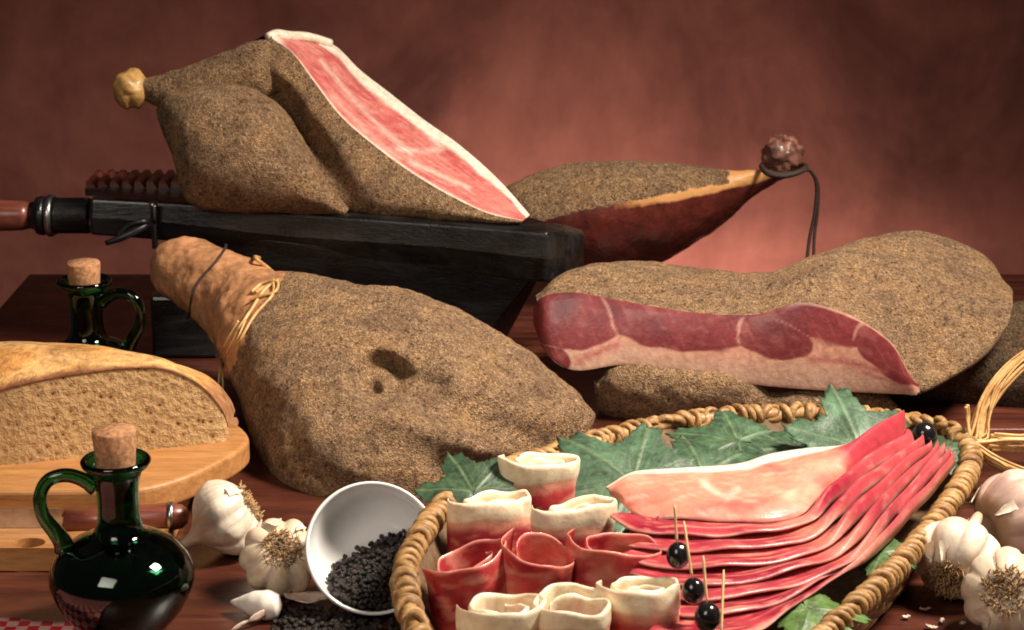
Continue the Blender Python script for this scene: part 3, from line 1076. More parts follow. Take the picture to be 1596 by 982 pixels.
# knife with dark handle between the boards
kf = thing('knife', 'knife with dark red wooden handle lying at the round-ended board', 'knife', P(220, 800, 1.70))
hc2 = Z(255, 806, 0.028)
V, f = lathe([(0, 0.022), (0.006, 0.021), (0.0105, 0.016), (0.0125, 0.006), (0.012, -0.01), (0.010, -0.05), (0.0105, -0.085), (0, -0.0855)], 24, (1, 0.12, 0.0), hc2 + np.array([0, 0, 0.0]))
mesh('handle', V, f, M['red_wood'], kf)
V, f = lathe([(0, 0.0), (0.0065, 0.0), (0.007, 0.004), (0.0135, 0.005), (0.0138, 0.009), (0.0128, 0.0095), (0, 0.0096)], 24, (1, 0.12, 0.0), hc2 + np.array([-0.001, 0, 0]))
mesh('bolster', V, f, M['steel'], kf)
bx0 = hc2 + np.array([-0.086, -0.010, 0])
mesh('blade', *box(bx0[0] - 0.16, bx0[0], bx0[1] - 0.001, bx0[1] + 0.001, 0.0225, 0.040), M['steel'], kf, False)

# bread
st = [(-90, 742, 1.742, -90, 640, 1.745, -90, 545, 1.86), (-40, 737, 1.745, -40, 622, 1.75, -40, 538, 1.86), (40, 728, 1.752, 40, 598, 1.757, 50, 533, 1.87), (130, 716, 1.77, 130, 582, 1.775, 130, 539, 1.88),
      (210, 706, 1.785, 205, 574, 1.79, 205, 553, 1.88), (270, 700, 1.795, 262, 577, 1.80, 268, 572, 1.86), (320, 694, 1.805, 315, 603, 1.81, 318, 597, 1.845), (348, 690, 1.812, 347, 640, 1.815, 350, 634, 1.83), (357, 684, 1.818, 356, 666, 1.82, 358, 662, 1.825)]
G = cut_skin(st, 100, 70, 0.09, 0.0022, 44)
bread = thing('bread_loaf', 'cut half loaf of bread with golden crust and open crumb on a board', 'bread', Z(150, 710, .05))
cols = []
for i in range(100):
    for j in range(70):
        p = G[i, j]
        t = j / 69
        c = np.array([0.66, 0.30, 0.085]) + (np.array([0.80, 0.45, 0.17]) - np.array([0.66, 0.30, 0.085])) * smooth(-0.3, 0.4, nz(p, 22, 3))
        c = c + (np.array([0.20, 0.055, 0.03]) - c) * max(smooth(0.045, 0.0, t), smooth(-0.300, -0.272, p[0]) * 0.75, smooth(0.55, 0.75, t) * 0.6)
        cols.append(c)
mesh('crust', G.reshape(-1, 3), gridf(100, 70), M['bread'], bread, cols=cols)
Tn = G[:, 0]
Bn = G[:, -1]
FG = np.array([[Bn[i] * (1 - t) + Tn[i] * t for t in np.linspace(0, 1, 24)] for i in range(100)])
mesh('crumb', FG.reshape(-1, 3) + np.array([0, 0.0015, 0]), gridf(100, 24), M['crumb'], bread)


# ------------------------------------------------------------------ glass cruets
def cruet(label, base, sc, hdir, cork_h=0.030):
    root = thing('cruet', label, 'bottle', base, 'green glass cruets')
    b = np.array(base, float)
    out = [(0.0, 0.0), (0.028, 0.0), (0.034, 0.003), (0.047, 0.018), (0.0555, 0.036), (0.0575, 0.046), (0.0545, 0.058), (0.045, 0.070), (0.032, 0.078), (0.0215, 0.083),
           (0.0175, 0.092), (0.0165, 0.108), (0.0175, 0.124), (0.0205, 0.134), (0.0265, 0.140), (0.0275, 0.1435), (0.0255, 0.1455)]
    oc = cr([(r, h, 0) for r, h in out], 70)
    inn = cr([(0.0215, 0.1435, 0), (0.0165, 0.134, 0), (0.0140, 0.122, 0), (0.0135, 0.108, 0), (0.0145, 0.092, 0), (0.020, 0.0795, 0), (0.031, 0.074, 0), (0.043, 0.066, 0), (0.051, 0.056, 0), (0.0535, 0.046, 0), (0.0515, 0.036, 0), (0.044, 0.021, 0), (0.032, 0.007, 0), (0.0, 0.005, 0)], 60)
    prof = [(max(0, a[0]) * sc, a[1] * sc) for a in oc] + [(max(0, a[0]) * sc, a[1] * sc) for a in inn]
    V, f = lathe(prof, 56, origin=b + np.array([0, 0, 0.0008]))
    mesh('glass_body', V, f, M['glass'], root)
    oil = [(0.0, 0.0040), (0.0325, 0.0060), (0.0448, 0.0200), (0.0526, 0.0362), (0.0548, 0.046), (0.0522, 0.0568), (0.0440, 0.0668), (0.031, 0.0742), (0.0, 0.0745)]
    oo = cr([(r, h, 0) for r, h in oil[1:8]], 40)
    V, f = lathe([(0.0, 0.0042 * sc)] + [(a[0] * sc, a[1] * sc) for a in oo] + [(0.0, 0.0742 * sc)], 48, origin=b + np.array([0, 0, 0.0008]))
    mesh('oil', V, f, M['oil'], root)
    hd = np.array([hdir[0], hdir[1], 0.0])
    hd /= np.linalg.norm(hd)
    up = np.array([0, 0, 1.0])
    pts = [(0.0165, 0.122), (0.024, 0.1285), (0.038, 0.134), (0.052, 0.131), (0.0595, 0.118), (0.058, 0.102), (0.050, 0.088), (0.0445, 0.0785), (0.0430, 0.0715)]
    q = cr([b + sc * (hd * r + up * h) for r, h in pts], 44)
    V, f = tube(q, sc * np.interp(np.linspace(0, 1, 44), [0, .15, .5, .8, 1], [.007, .0058, .0052, .0065, .0085]), 14)
    mesh('handle', V, f, M['glass'], root)
    ch = cork_h
    V, f = lathe([(0, 0.112), (0.0118, 0.112), (0.0132, 0.118), (0.0155, 0.1437), (0.0172, 0.1437 + ch - 0.002), (0.0162, 0.1437 + ch), (0, 0.1437 + ch + 0.0006)], 30)
    rows_ = []
    for vv in V:
        w = 1 + 0.05 * nz(vv, 120, 3)
        rows_.append(b + sc * np.array([vv[0] * w, vv[1] * w, vv[2]]))
    mesh('cork', rows_, f, M['cork'], root)
    return root


cb = P(203, 982, 1.535)
cruet('dark green glass cruet with cork and side handle standing in front of the bread', (cb[0] + 0.003, 1.500, 0), 0.99, (-0.985, -0.17), 0.026)
rb = P(136, 520, 2.02)
cruet('corked green glass cruet standing behind the loaf of bread', (rb[0], 2.02, 0), 1.02, (0.97, -0.25), 0.020)

# cloth at the table's near corner
cl = []
for i, x in enumerate(np.linspace(-0.62, Z(150, 984, .003)[0], 40)):
    for j, y in enumerate(np.linspace(1.20, 1.506, 40)):
        cl.append((x, y - 0.006 * (i / 39) ** 3 + 0.003 * math.sin(i * 0.7), 0.0035 + 0.002 * (1 + mnoise.noise(Vector((x * 30, y * 30, 0))))))
o = mesh('cloth', cl, gridf(40, 40), M['cloth'])
o.modifiers.new('thick', 'SOLIDIFY').thickness = 0.0015
tag(o, 'red and white checked cloth at the foot of the cruet', 'cloth')


# ------------------------------------------------------------------ garlic
def garlic(label, cen, R, axis, seed, n=9, tint=(0.80, 0.70, 0.60), streak=(0.62, 0.42, 0.36), neck=1.0, roots=True, squash=0.86):
    root = thing('garlic_bulb', label, 'garlic', (cen[0], cen[1], max(0.0, cen[2] - R)), 'garlic bulbs')
    ax = Vector(axis).normalized()
    ref = Vector((0, 0, 1)) if abs(ax.z) < 0.9 else Vector((1, 0, 0))
    a = ax.cross(ref).normalized()
    b_ = ax.cross(a)
    rnd = random.Random(seed)
    pr = [(0.16, -0.70), (0.30, -0.76), (0.55, -0.72), (0.86, -0.44), (1.0, -0.05), (0.93, 0.33), (0.70, 0.66), (0.42, 0.90), (0.23, 1.10), (0.15, 1.32), (0.115, 1.32 + 0.34 * neck), (0.09, 1.32 + 0.46 * neck)]
    prof = cr([(r, h * squash, 0) for r, h in pr], 60)
    kk = 96
    offs = [rnd.uniform(-0.25, 0.25) for _ in range(n)]
    amps = [rnd.uniform(0.6, 1.25) for _ in range(n)]
    V, cols = [], []
    for i, (r, h, _) in enumerate(prof):
        for j in range(kk):
            th = 2 * math.pi * j / kk
            x = th / (2 * math.pi) * n
            ci = int(x) % n
            fr = x - int(x)
            lob = abs(math.sin(math.pi * fr)) ** 0.55
            dep = 0.15 * amps[ci] * smooth(-0.80, -0.5, h) * smooth(1.15, 0.3, h)
            rr = r * (1 - dep * (1 - lob))
            d = Vector((math.cos(th), math.sin(th), h))
            rr *= 1 + 0.05 * mnoise.noise(d * 1.8 + Vector((seed, 0, 0))) + 0.012 * mnoise.noise(d * 9)
            p = Vector(cen) + ax * (h * R) + a * (rr * R * math.cos(th)) + b_ * (rr * R * math.sin(th))
            V.append(np.array(p))
            s_ = mnoise.noise(Vector((th * 9, h * 1.2, seed))) * 0.5 + 0.5
            c = np.array(tint) + (np.array(streak) - np.array(tint)) * (0.55 * smooth(0.55, 0.8, s_) + 0.35 * (1 - lob))
            c = c * (1 - 0.22 * smooth(0.0, 0.5, mnoise.noise(d * 1.5 + Vector((0, seed, 0))))) 
            c = c + (np.array([0.60, 0.40, 0.22]) - c) * 0.5 * smooth(0.25, 0.5, mnoise.noise(d * 3.1 + Vector((seed, 4, 0))))
            c = c + (np.array([0.45, 0.30, 0.16]) - c) * 0.75 * max(smooth(-0.58, -0.70, h), smooth(1.05, 1.4, h))
            cols.append(c)
    f = gridf(60, kk, True)
    f += [tuple(range(kk - 1, -1, -1)), tuple(59 * kk + j for j in range(kk))]
    mesh('bulb', V, f, M['garlic'], root, cols=cols)
    if roots:
        parts = []
        for i in range(260):
            th, rr = rnd.uniform(0, 6.283), 0.46 * math.sqrt(rnd.random())
            p = Vector(cen) - ax * (0.76 * squash * R - 0.03 * R) + a * (rr * R * math.cos(th)) + b_ * (rr * R * math.sin(th))
            L = rnd.uniform(0.05, 0.20) * R
            dr = (-ax + a * (rnd.uniform(-.9, .9) + math.cos(th) * rr * 1.6) + b_ * (rnd.uniform(-.9, .9) + math.sin(th) * rr * 1.6)).normalized()
            q = p + dr * L * 0.5 + Vector([rnd.uniform(-.04, .04) * R for _ in range(3)])
            e_ = q + dr * L * 0.5 + Vector([rnd.uniform(-.08, .08) * R for _ in range(3)])
            parts.append(tube([np.array(p), np.array(q), np.array(e_)], [0.022 * R, 0.019 * R, 0.010 * R], 4))
        V, f = merge(parts)
        mesh('roots', V, f, M['root'], root)
    for _ in range(4):                       # peeling papery skin
        th0, hw = rnd.uniform(0, 6.283), rnd.uniform(0.10, 0.24)
        low = rnd.random() < 0.65
        V = []
        for i in range(8):
            fr = i / 7
            idx_ = (12 - 7 * fr + 3) if low else (36 + 16 * fr)
            r_, h_, _z = prof[int(max(2, min(57, idx_)))]
            for j in range(7):
                w_ = j / 6 * 2 - 1
                th = th0 + hw * w_ * (1 - 0.85 * fr ** 2) + 0.06 * mnoise.noise(Vector((fr * 3, w_ * 2, seed + _)))
                lift = 1.012 + 0.13 * fr ** 2 * (1 + 0.5 * mnoise.noise(Vector((w_ * 2, fr, _)))) + 0.03 * w_ * w_
                ext = (-0.10 if low else 0.08) * fr * fr
                p = Vector(cen) + ax * ((h_ + ext) * R) + a * (r_ * lift * R * math.cos(th)) + b_ * (r_ * lift * R * math.sin(th))
                V.append(np.array(p))
        fl_ = mesh('skin_flake', V, gridf(8, 7), M['peel_pale'], root)
    return root


def gc(u, v, R):      # centre of a ball of radius R resting on the table, seen at pixel u,v
    return Z(u, v, R)


garlic('white garlic bulb with brown root side turned away, behind the other bulb', gc(354, 806, .034), .036, (-0.72, -0.18, -0.42), 1, tint=(0.84, 0.73, 0.58), squash=.8)
garlic('garlic bulb with frayed brown roots facing out beside the white bowl', gc(438, 868, .031), .034, (-0.15, 0.72, -0.62), 2, tint=(0.80, 0.64, 0.45), squash=.8)
garlic('plump cream garlic bulb beside the wicker rim', gc(1492, 872, .036), .038, (0.45, 0.80, 0.35), 3, tint=(0.84, 0.73, 0.58), roots=True, squash=.85)
garlic('garlic bulb with shaggy root end in front of the plump bulb', gc(1572, 925, .034), .037, (0.35, 0.75, -0.45), 4, tint=(0.82, 0.70, 0.52), squash=.8)
garlic('pinkish garlic bulb lying behind the plump cream bulb', gc(1588, 806, .036), .042, (0.9, 0.35, 0.12), 5, tint=(0.62, 0.44, 0.36), streak=(0.46, 0.26, 0.22), roots=False, squash=1.0)

# single clove
cv = thing('garlic_clove', 'single white garlic clove with papery tail lying on the table', 'garlic')
c0, c1 = Z(424, 944, .012), Z(360, 938, .010)
tail = Z(352, 984, .004)
pth = cr([c0 + np.array([0.008, -0.001, 0]), c0, c0 * .6 + c1 * .4, c1 * 0.85 + c0 * 0.15, c1], 26)
V, f = tube(pth, np.interp(np.linspace(0, 1, 26), [0, .08, .3, .55, .8, 1], [.002, .0095, .0125, .0105, .004, .0012]), 24)
cols = [np.array([0.86, 0.78, 0.68]) * (1 + 0.1 * nz(p, 200, 2)) for p in V]
mesh('clove', V, f, M['garlic'], cv, cols=cols)
V = []
for i in range(16):
    t = i / 15
    for j in range(6):
        w = (j / 5 - 0.5)
        p = c0 * (1 - t) + tail * t + np.array([0.016 * w * (1 - t * 0.8), 0.010 * w * (1 - t * .7), 0.004 * (1 - 4 * w * w) * (1 - t) + 0.001 * math.sin(i)])
        V.append(p + np.array([-0.004, -0.010 * (1 - t), -0.003]))
o = mesh('papery_tail', V, gridf(16, 6), M['peel'], cv)
o.modifiers.new('thick', 'SOLIDIFY').thickness = 0.0005


def flake(label, u, v, sx, sy, ang, seed, cup=0.5, name='garlic_peel', mat='peel', z0=0.0035, cat='peel', group='bits of garlic peel'):
    rnd = random.Random(seed)
    c0 = Z(u, v, z0)
    V = []
    n_ = 9
    for i in range(n_):
        for j in range(n_):
            a, b_ = (i / (n_ - 1) - .5) * 2, (j / (n_ - 1) - .5) * 2
            r_ = 1 / max(1, math.hypot(a, b_)) * (1 + 0.2 * mnoise.noise(Vector((a * 2, b_ * 2, seed))))
            x, y = a * sx * r_, b_ * sy * r_
            z = cup * (a * a + 0.4 * b_ * b_) * sx * 0.6 + 0.002 * mnoise.noise(Vector((a * 2, b_ * 2, seed + 9)))
            V.append(c0 + np.array([x * math.cos(ang) - y * math.sin(ang), x * math.sin(ang) + y * math.cos(ang), max(-0.002, z)]))
    o = mesh(name, V, gridf(n_, n_), M[mat])
    o.modifiers.new('thick', 'SOLIDIFY').thickness = 0.0006
    return tag(o, label, cat, group)


flake('curled pale garlic peel lying at the foot of the white bowl', 478, 934, .021, .011, -0.35, 3, 0.35)
for i, (u, v) in enumerate([(1412, 962), (1468, 968), (1452, 978), (1500, 972), (1515, 955), (1442, 950)]):
    flake('tiny garlic skin crumb on the bare table below the plump garlic bulb', u, v, .0030 + .001 * (i % 3), .002, i * 1.3, 20 + i, 0.3, 'garlic_crumb', 'peel', 0.0022, 'crumb', 'garlic crumbs on the table')

# ------------------------------------------------------------------ bowl with peppercorns
bax = Vector((0.20, -0.82, 0.54)).normalized()
bc = Vector(P(582, 872, 1.535))
R0 = 0.0545
prof = [(0.0, -0.052), (0.021, -0.052), (0.022, -0.049), (0.035, -0.044), (0.046, -0.029), (0.0525, -0.012), (R0, 0.0), (R0 - 0.0012, 0.0009), (R0 - 0.0026, 0.0), (0.0495, -0.012), (0.0435, -0.027), (0.033, -0.040), (0.02, -0.0455), (0.0, -0.0465)]
pc_ = cr([(r, h, 0) for r, h in prof], 90)
V, f = lathe([(max(0, a[0]), a[1]) for a in pc_], 72, bax, bc)
o = mesh('bowl', V, f, M['white'])
zmin = min(v[2] for v in V)
o.location.z = -zmin + 0.0006
bc = bc + Vector((0, 0, o.location.z))
tag(o, 'white porcelain bowl tipped on its side spilling black peppercorns', 'bowl')
# icosphere for corns
import bmesh
bm = bmesh.new()
bmesh.ops.create_icosphere(bm, subdivisions=2, radius=1.0)
ico_v = [np.array(v.co) for v in bm.verts]
ico_f = [tuple(v.index for v in q.verts) for q in bm.faces]
bm.free()


corn_rnd = random.Random(99)


def corn_cols(nc):
    out_ = []
    for _ in range(nc):
        b_ = corn_rnd.choice([0.4, 0.7, 1.0, 1.0, 1.6, 2.6])
        out_ += [(0.018 * b_, 0.009 * b_, 0.0055 * b_)] * len(ico_v)
    return out_


def corn(p, r, seed):
    s_ = Vector((seed * 1.7, seed * 0.3, 0))
    return [p + v * r * (1 + 0.20 * mnoise.noise(Vector(v) * 2.6 + s_)) for v in ico_v], ico_f


up = Vector((-0.34, -0.20, 1)).normalized()
c_pl = bc + Vector((0.0, 0.0, -0.019))
parts = []
sp_ = 0.0040
rnd = random.Random(5)
cnt = 0
for ix in range(-16, 17):
    for iy in range(-17, 18):
        for iz in range(-17, 7):
            q = Vector(((ix + 0.5 * (iy % 2) + 0.5 * (iz % 2)) * sp_, (iy * 0.87 + 0.29 * (iz % 2)) * sp_, iz * 0.82 * sp_))
            q += Vector([rnd.uniform(-.0008, .0008) for _ in range(3)])
            p = bc + q
            h = q.dot(bax)
            r_ = (q - bax * h).length
            lim = np.interp(h, [-0.0465, -0.0455, -0.040, -0.027, -0.012, 0.0, 0.002], [0, 0.02, 0.033, 0.0435, 0.0495, 0.0518, 0.0518]) - 0.0026
            if h > 0.001 or h < -0.044 or r_ > lim:
                continue
            d = (p - c_pl).dot(up)
            if d > 0.0 + rnd.uniform(-0.0015, 0.0015) or d < -0.022:
                continue
            parts.append(corn(np.array(p), rnd.uniform(0.0016, 0.0024), cnt))
            cnt += 1
V, f = merge(parts)
o = mesh('peppercorns', V, f, M['corn'], cols=corn_cols(len(parts)))
o['kind'] = 'stuff'
tag(o, 'heap of black peppercorns inside the tipped white bowl', 'peppercorns')
parts = []
for i in range(420):
    u, v = rnd.gauss(500, 48), 985 - abs(rnd.gauss(0, 20))
    if u < 425 or u > 625:
        continue
    lay = rnd.choice([0, 0, 0, 1])
    if v < 945:
        continue
    p = Z(u, v, 0.0024 + lay * 0.0036)
    parts.append(corn(p, rnd.uniform(0.0020, 0.0026), i))
for (u, v) in [(432, 925), (448, 938), (462, 950), (500, 946), (520, 958), (437, 955), (452, 962), (474, 958)]:
    parts.append(corn(Z(u, v, 0.0023), 0.0023, u))
V, f = merge(parts)
o = mesh('peppercorns', V, f, M['corn'], cols=corn_cols(len(parts)))
o['kind'] = 'stuff'
tag(o, 'spilled black peppercorns scattered on the table in front of the bowl', 'peppercorns')

# ------------------------------------------------------------------ basket
RZ = 0.050
rim = [tuple(Z(672, 1015, .072)), tuple(Z(640, 955, .075)), tuple(Z(632, 890, .076)), tuple(Z(656, 836, .075)), tuple(Z(694, 788, .070)), tuple(Z(770, 738, .060)), (0.035, 1.765), (0.155, 1.858), (0.30, 1.885), (0.405, 1.850), tuple(Z(1512, 712, .05)[:2]), tuple(Z(1468, 800, .05)[:2]), tuple(Z(1425, 855, .05)[:2]), tuple(Z(1352, 930, .05)[:2]), tuple(Z(1298, 978, .05)[:2]), (0.16, 1.29), (0.07, 1.245), (0.0, 1.262, 0.06)]
rc = cr([q if len(q) == 3 else (q[0], q[1], RZ) for q in rim], 900, True)
dl = np.linalg.norm(np.roll(rc, -1, 0) - rc, axis=1)
cum = np.concatenate([[0], np.cumsum(dl)])
tot = cum[-1]
bk = thing('wicker_basket', 'low wicker basket with rope-wrapped rim holding the sliced ham', 'basket', (0.17, 1.56, 0))
cen2 = np.array([0.17, 1.57, 0])


def scaled(k_, z):
    q = rc.copy()
    q[:, :2] = cen2[:2] + (q[:, :2] - cen2[:2]) * k_
    q[:, 2] = z * rc[:, 2] / RZ
    return q


wv = []
for i, (k_, z) in enumerate([(0.985, 0.046), (0.95, 0.033), (0.915, 0.020), (0.885, 0.008), (0.86, 0.004), (0.45, 0.004), (0.02, 0.004)]):
    wv.append(scaled(k_, z)[::6])
Gw = np.array(wv)
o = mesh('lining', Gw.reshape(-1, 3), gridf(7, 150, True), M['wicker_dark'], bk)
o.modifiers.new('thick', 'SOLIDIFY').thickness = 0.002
for r_i, (k_, z) in enumerate([(0.975, 0.040), (0.955, 0.0325), (0.935, 0.025), (0.915, 0.0175), (0.895, 0.010)]):
    q = scaled(k_, z)[::3]
    w = np.array([1.0 if ((i // 3 + r_i) % 2) else -1.0 for i in range(len(q))])
    out_ = q - cen2
    out_[:, 2] = 0
    out_ /= np.linalg.norm(out_, axis=1, keepdims=True)
    q = q + out_ * (0.003 + 0.0028 * np.convolve(np.concatenate([w[-2:], w, w[:2]]), np.ones(5) / 5, 'valid'))[:, None]
    V, f = tube(list(q) + [q[0]], 0.0040, 6, False)
    mesh('weave_strand', V, f, M['wicker'], bk)
V, f = tube(list(rc[::4]) + [rc[0]], 0.0064, 8, False)
mesh('rim_core', V, f, M['wicker'], bk)
# wraps: slanted rings sharing one mesh
tv = []
TR, tr_ = 0.0080, 0.0033
for i in range(14):
    a = 2 * math.pi * i / 14
    for j in range(6):
        b_ = 2 * math.pi * j / 6
        tv.append(((TR + tr_ * 0.9 * math.cos(b_)) * math.cos(a), tr_ * 1.15 * math.sin(b_), (TR + tr_ * 0.9 * math.cos(b_)) * math.sin(a)))
tf = []
for i in range(14):
    for j in range(6):
        i2, j2 = (i + 1) % 14, (j + 1) % 6
        tf.append((i * 6 + j, i * 6 + j2, i2 * 6 + j2, i2 * 6 + j))
wme = bpy.data.meshes.new('wicker_wrap')
wme.from_pydata(tv, [], tf)
wme.polygons.foreach_set('use_smooth', [True] * len(wme.polygons))
wme.materials.append(M['wicker'])
wme.update()
nw = int(tot / 0.0094)
rnd = random.Random(11)
for i in range(nw):
    s_ = tot * (i + rnd.uniform(-0.22, 0.22)) / nw % tot
    k_ = int(np.searchsorted(cum, s_, side='right') - 1) % 900
    t_ = rc[(k_ + 1) % 900] - rc[k_]
    yaw = math.atan2(t_[1], t_[0]) - math.pi / 2
    o = bpy.data.objects.new('wicker_wrap', wme)
    C.objects.link(o)
    o.parent = bk
    o.location = Vector(rc[k_]) - bk.location + Vector((0, 0, rnd.uniform(-0.0008, 0.0012)))
    o.rotation_euler = (rnd.uniform(-0.15, 0.15), rnd.uniform(0, 6.28), yaw + 0.45 + rnd.uniform(-0.12, 0.12))
    o.rotation_mode = 'ZXY'
    sc_ = rnd.uniform(0.92, 1.12)
    o.scale = (sc_, rnd.uniform(0.85, 1.25), sc_)

# ------------------------------------------------------------------ vine leaves
def leaf(label, cen, size, rot, normal, seed, roll=0.12, tint=(0.075, 0.125, 0.065)):
    rnd = random.Random(seed)
    nrm = Vector(normal).normalized()
    ref = Vector((math.cos(rot), math.sin(rot), 0))
    ax = (ref - nrm * ref.dot(nrm)).normalized()
    ay = nrm.cross(ax)
    lob = [(0.0, 1.0, .52), (0.98, 0.90, .50), (-0.98, 0.90, .50), (2.0, 0.74, .55), (-2.0, 0.74, .55)]
    na_, nr_ = 220, 12
    V, cols = [], []
    for i in range(nr_ + 1):
        fr = i / nr_
        for j in range(na_):
            th = -math.pi + 2 * math.pi * j / na_
            r = 0.62
            for a0, L, w in lob:
                d = (th - a0 + math.pi) % (2 * math.pi) - math.pi
                r = max(r, L * (math.exp(-(d / w) ** 2) * 0.55 + 0.42 * math.exp(-(d / (w * 0.9)) ** 4)))
            notch = smooth(math.pi - 0.42, math.pi - 0.05, abs(th))
            r = r * (1 - 0.85 * notch)
            saw = (th * 27 / 6.283 + 0.15 * math.sin(th * 5)) % 1.0
            r *= 1 - 0.13 * saw * fr ** 3 - 0.05 * ((th * 61 / 6.283) % 1.0) * fr ** 4
            r *= fr
            x, y = r * math.cos(th), r * math.sin(th)
            vein = 0.0
            for a0, L, w in lob:
                c_, s_ = math.cos(a0), math.sin(a0)
                al = x * c_ + y * s_
                pe = abs(-x * s_ + y * c_)
                if al > 0:
                    vein = max(vein, math.exp(-(pe / (0.014 + 0.012 * (1 - al))) ** 2))
                    k2 = (al * 6.5 - pe * 5.0) % 1.0
                    vein = max(vein, 0.5 * math.exp(-((k2 - 0.5) / 0.10) ** 2) * smooth(0.5, 0.1, pe))
            z = -roll * 1.6 * r * r * (1 + 0.6 * math.sin(2 * th + seed)) + 0.075 * math.sin(3 * th + seed) * r + 0.04 * mnoise.noise(Vector((x * 3, y * 3, seed))) + 0.012 * vein
            p = Vector(cen) + (ax * x + ay * y + nrm * z) * size
            V.append(np.array(p))
            c = np.array(tint) * np.array([0.62, 0.74, 0.66]) * (1 + 0.5 * mnoise.noise(Vector((x * 4, y * 4, seed + 3))))
            c = c + (np.array([0.15, 0.21, 0.11]) - c) * 0.75 * vein
            cols.append(c)
    f = gridf(nr_ + 1, na_, True)
    o = mesh('vine_leaf', V, f, M['leaf'], cols=cols)
    o.modifiers.new('thick', 'SOLIDIFY').thickness = 0.0005
    return tag(o, label, 'leaf', 'vine leaves in the basket')


leaf('large grey-green vine leaf with thick midrib between roll and back rim', Z(985, 752, .058), 0.098, 2.25, (0.02, -0.50, 0.9), 1, tint=(0.105, 0.165, 0.105))
leaf('vine leaf lying over the back wicker rim at the flat ham', Z(1095, 738, .060), 0.072, 1.75, (0.0, -0.38, 0.95), 2, tint=(0.075, 0.135, 0.075))
leaf('dark vine leaf lying below the wicker rim behind the broad pale slice', Z(1240, 700, .054), 0.078, 1.2, (0.0, -0.15, 1), 9, tint=(0.06, 0.105, 0.06))
leaf('vine leaf lying flat between the back rim and the broad pale slice', Z(1150, 688, .057), 0.074, 2.7, (0.0, -0.25, 1), 12, tint=(0.07, 0.125, 0.07))
leaf('upright vine leaf with toothed edge standing below the half ham', Z(1338, 700, .062), 0.086, 1.75, (0.05, -0.62, 0.8), 3, tint=(0.080, 0.150, 0.085))
leaf('dark vine leaf between the crusted ham and the left rolls', Z(738, 768, .080), 0.062, 1.9, (-0.1, -0.50, 0.9), 4, tint=(0.060, 0.100, 0.055))
leaf('bright green vine leaf tip under the fanned slices at the rope rim', Z(1262, 950, .057), 0.058, -0.9, (0.1, -0.15, 1), 5, tint=(0.15, 0.24, 0.05))
leaf('vine leaf showing between fanned slices and rope rim', Z(1374, 862, .057), 0.048, 2.3, (0.05, -0.1, 1), 6, tint=(0.12, 0.19, 0.06))
leaf('small dark vine leaf at the corner by the raffia bow', Z(1462, 705, .054), 0.050, 0.5, (0.1, -0.3, 1), 7, tint=(0.06, 0.115, 0.06))
leaf('vine leaf flat under the cocktail olives', Z(1075, 985, .048), 0.062, -1.2, (0, -0.1, 1), 8, tint=(0.10, 0.15, 0.06))

# ------------------------------------------------------------------ fanned slices
back = [(944, 749), (985, 735), (1060, 729), (1150, 722), (1200, 707), (1260, 698), (1325, 693), (1365, 676), (1402, 662)]
edges = [
    [(950, 766), (985, 793), (1040, 802), (1120, 806), (1200, 808), (1248, 796), (1276, 772), (1340, 724), (1420, 672)],
    [(950, 805), (990, 826), (1050, 832), (1130, 833), (1205, 829), (1264, 812), (1296, 786), (1362, 738), (1434, 690)],
    [(955, 840), (1000, 852), (1060, 858), (1135, 856), (1215, 848), (1278, 832), (1312, 804), (1378, 750), (1447, 698)],
    [(965, 870), (1010, 880), (1070, 886), (1145, 882), (1225, 870), (1290, 850), (1328, 824), (1392, 762), (1458, 703)],
    [(980, 895), (1020, 905), (1080, 910), (1155, 904), (1232, 890), (1300, 868), (1342, 842), (1404, 774), (1468, 706)],
    [(990, 920), (1030, 930), (1090, 934), (1165, 926), (1240, 908), (1308, 884), (1352, 858), (1415, 786), (1478, 709)],
    [(1000, 945), (1040, 955), (1100, 958), (1172, 948), (1242, 924), (1298, 893), (1347, 866), (1417, 793), (1487, 713)],
    [(1010, 985), (1050, 995), (1110, 998), (1175, 985), (1236, 945), (1292, 908), (1348, 878), (1425, 804), (1493, 720)]]
ordn = ['top', 'second', 'third', 'fourth', 'fifth', 'sixth', 'seventh', 'eighth', 'lowest']
nS, mS = 150, 26
zf = [0.088 - 0.0036 * i for i in range(9)]
prev = None
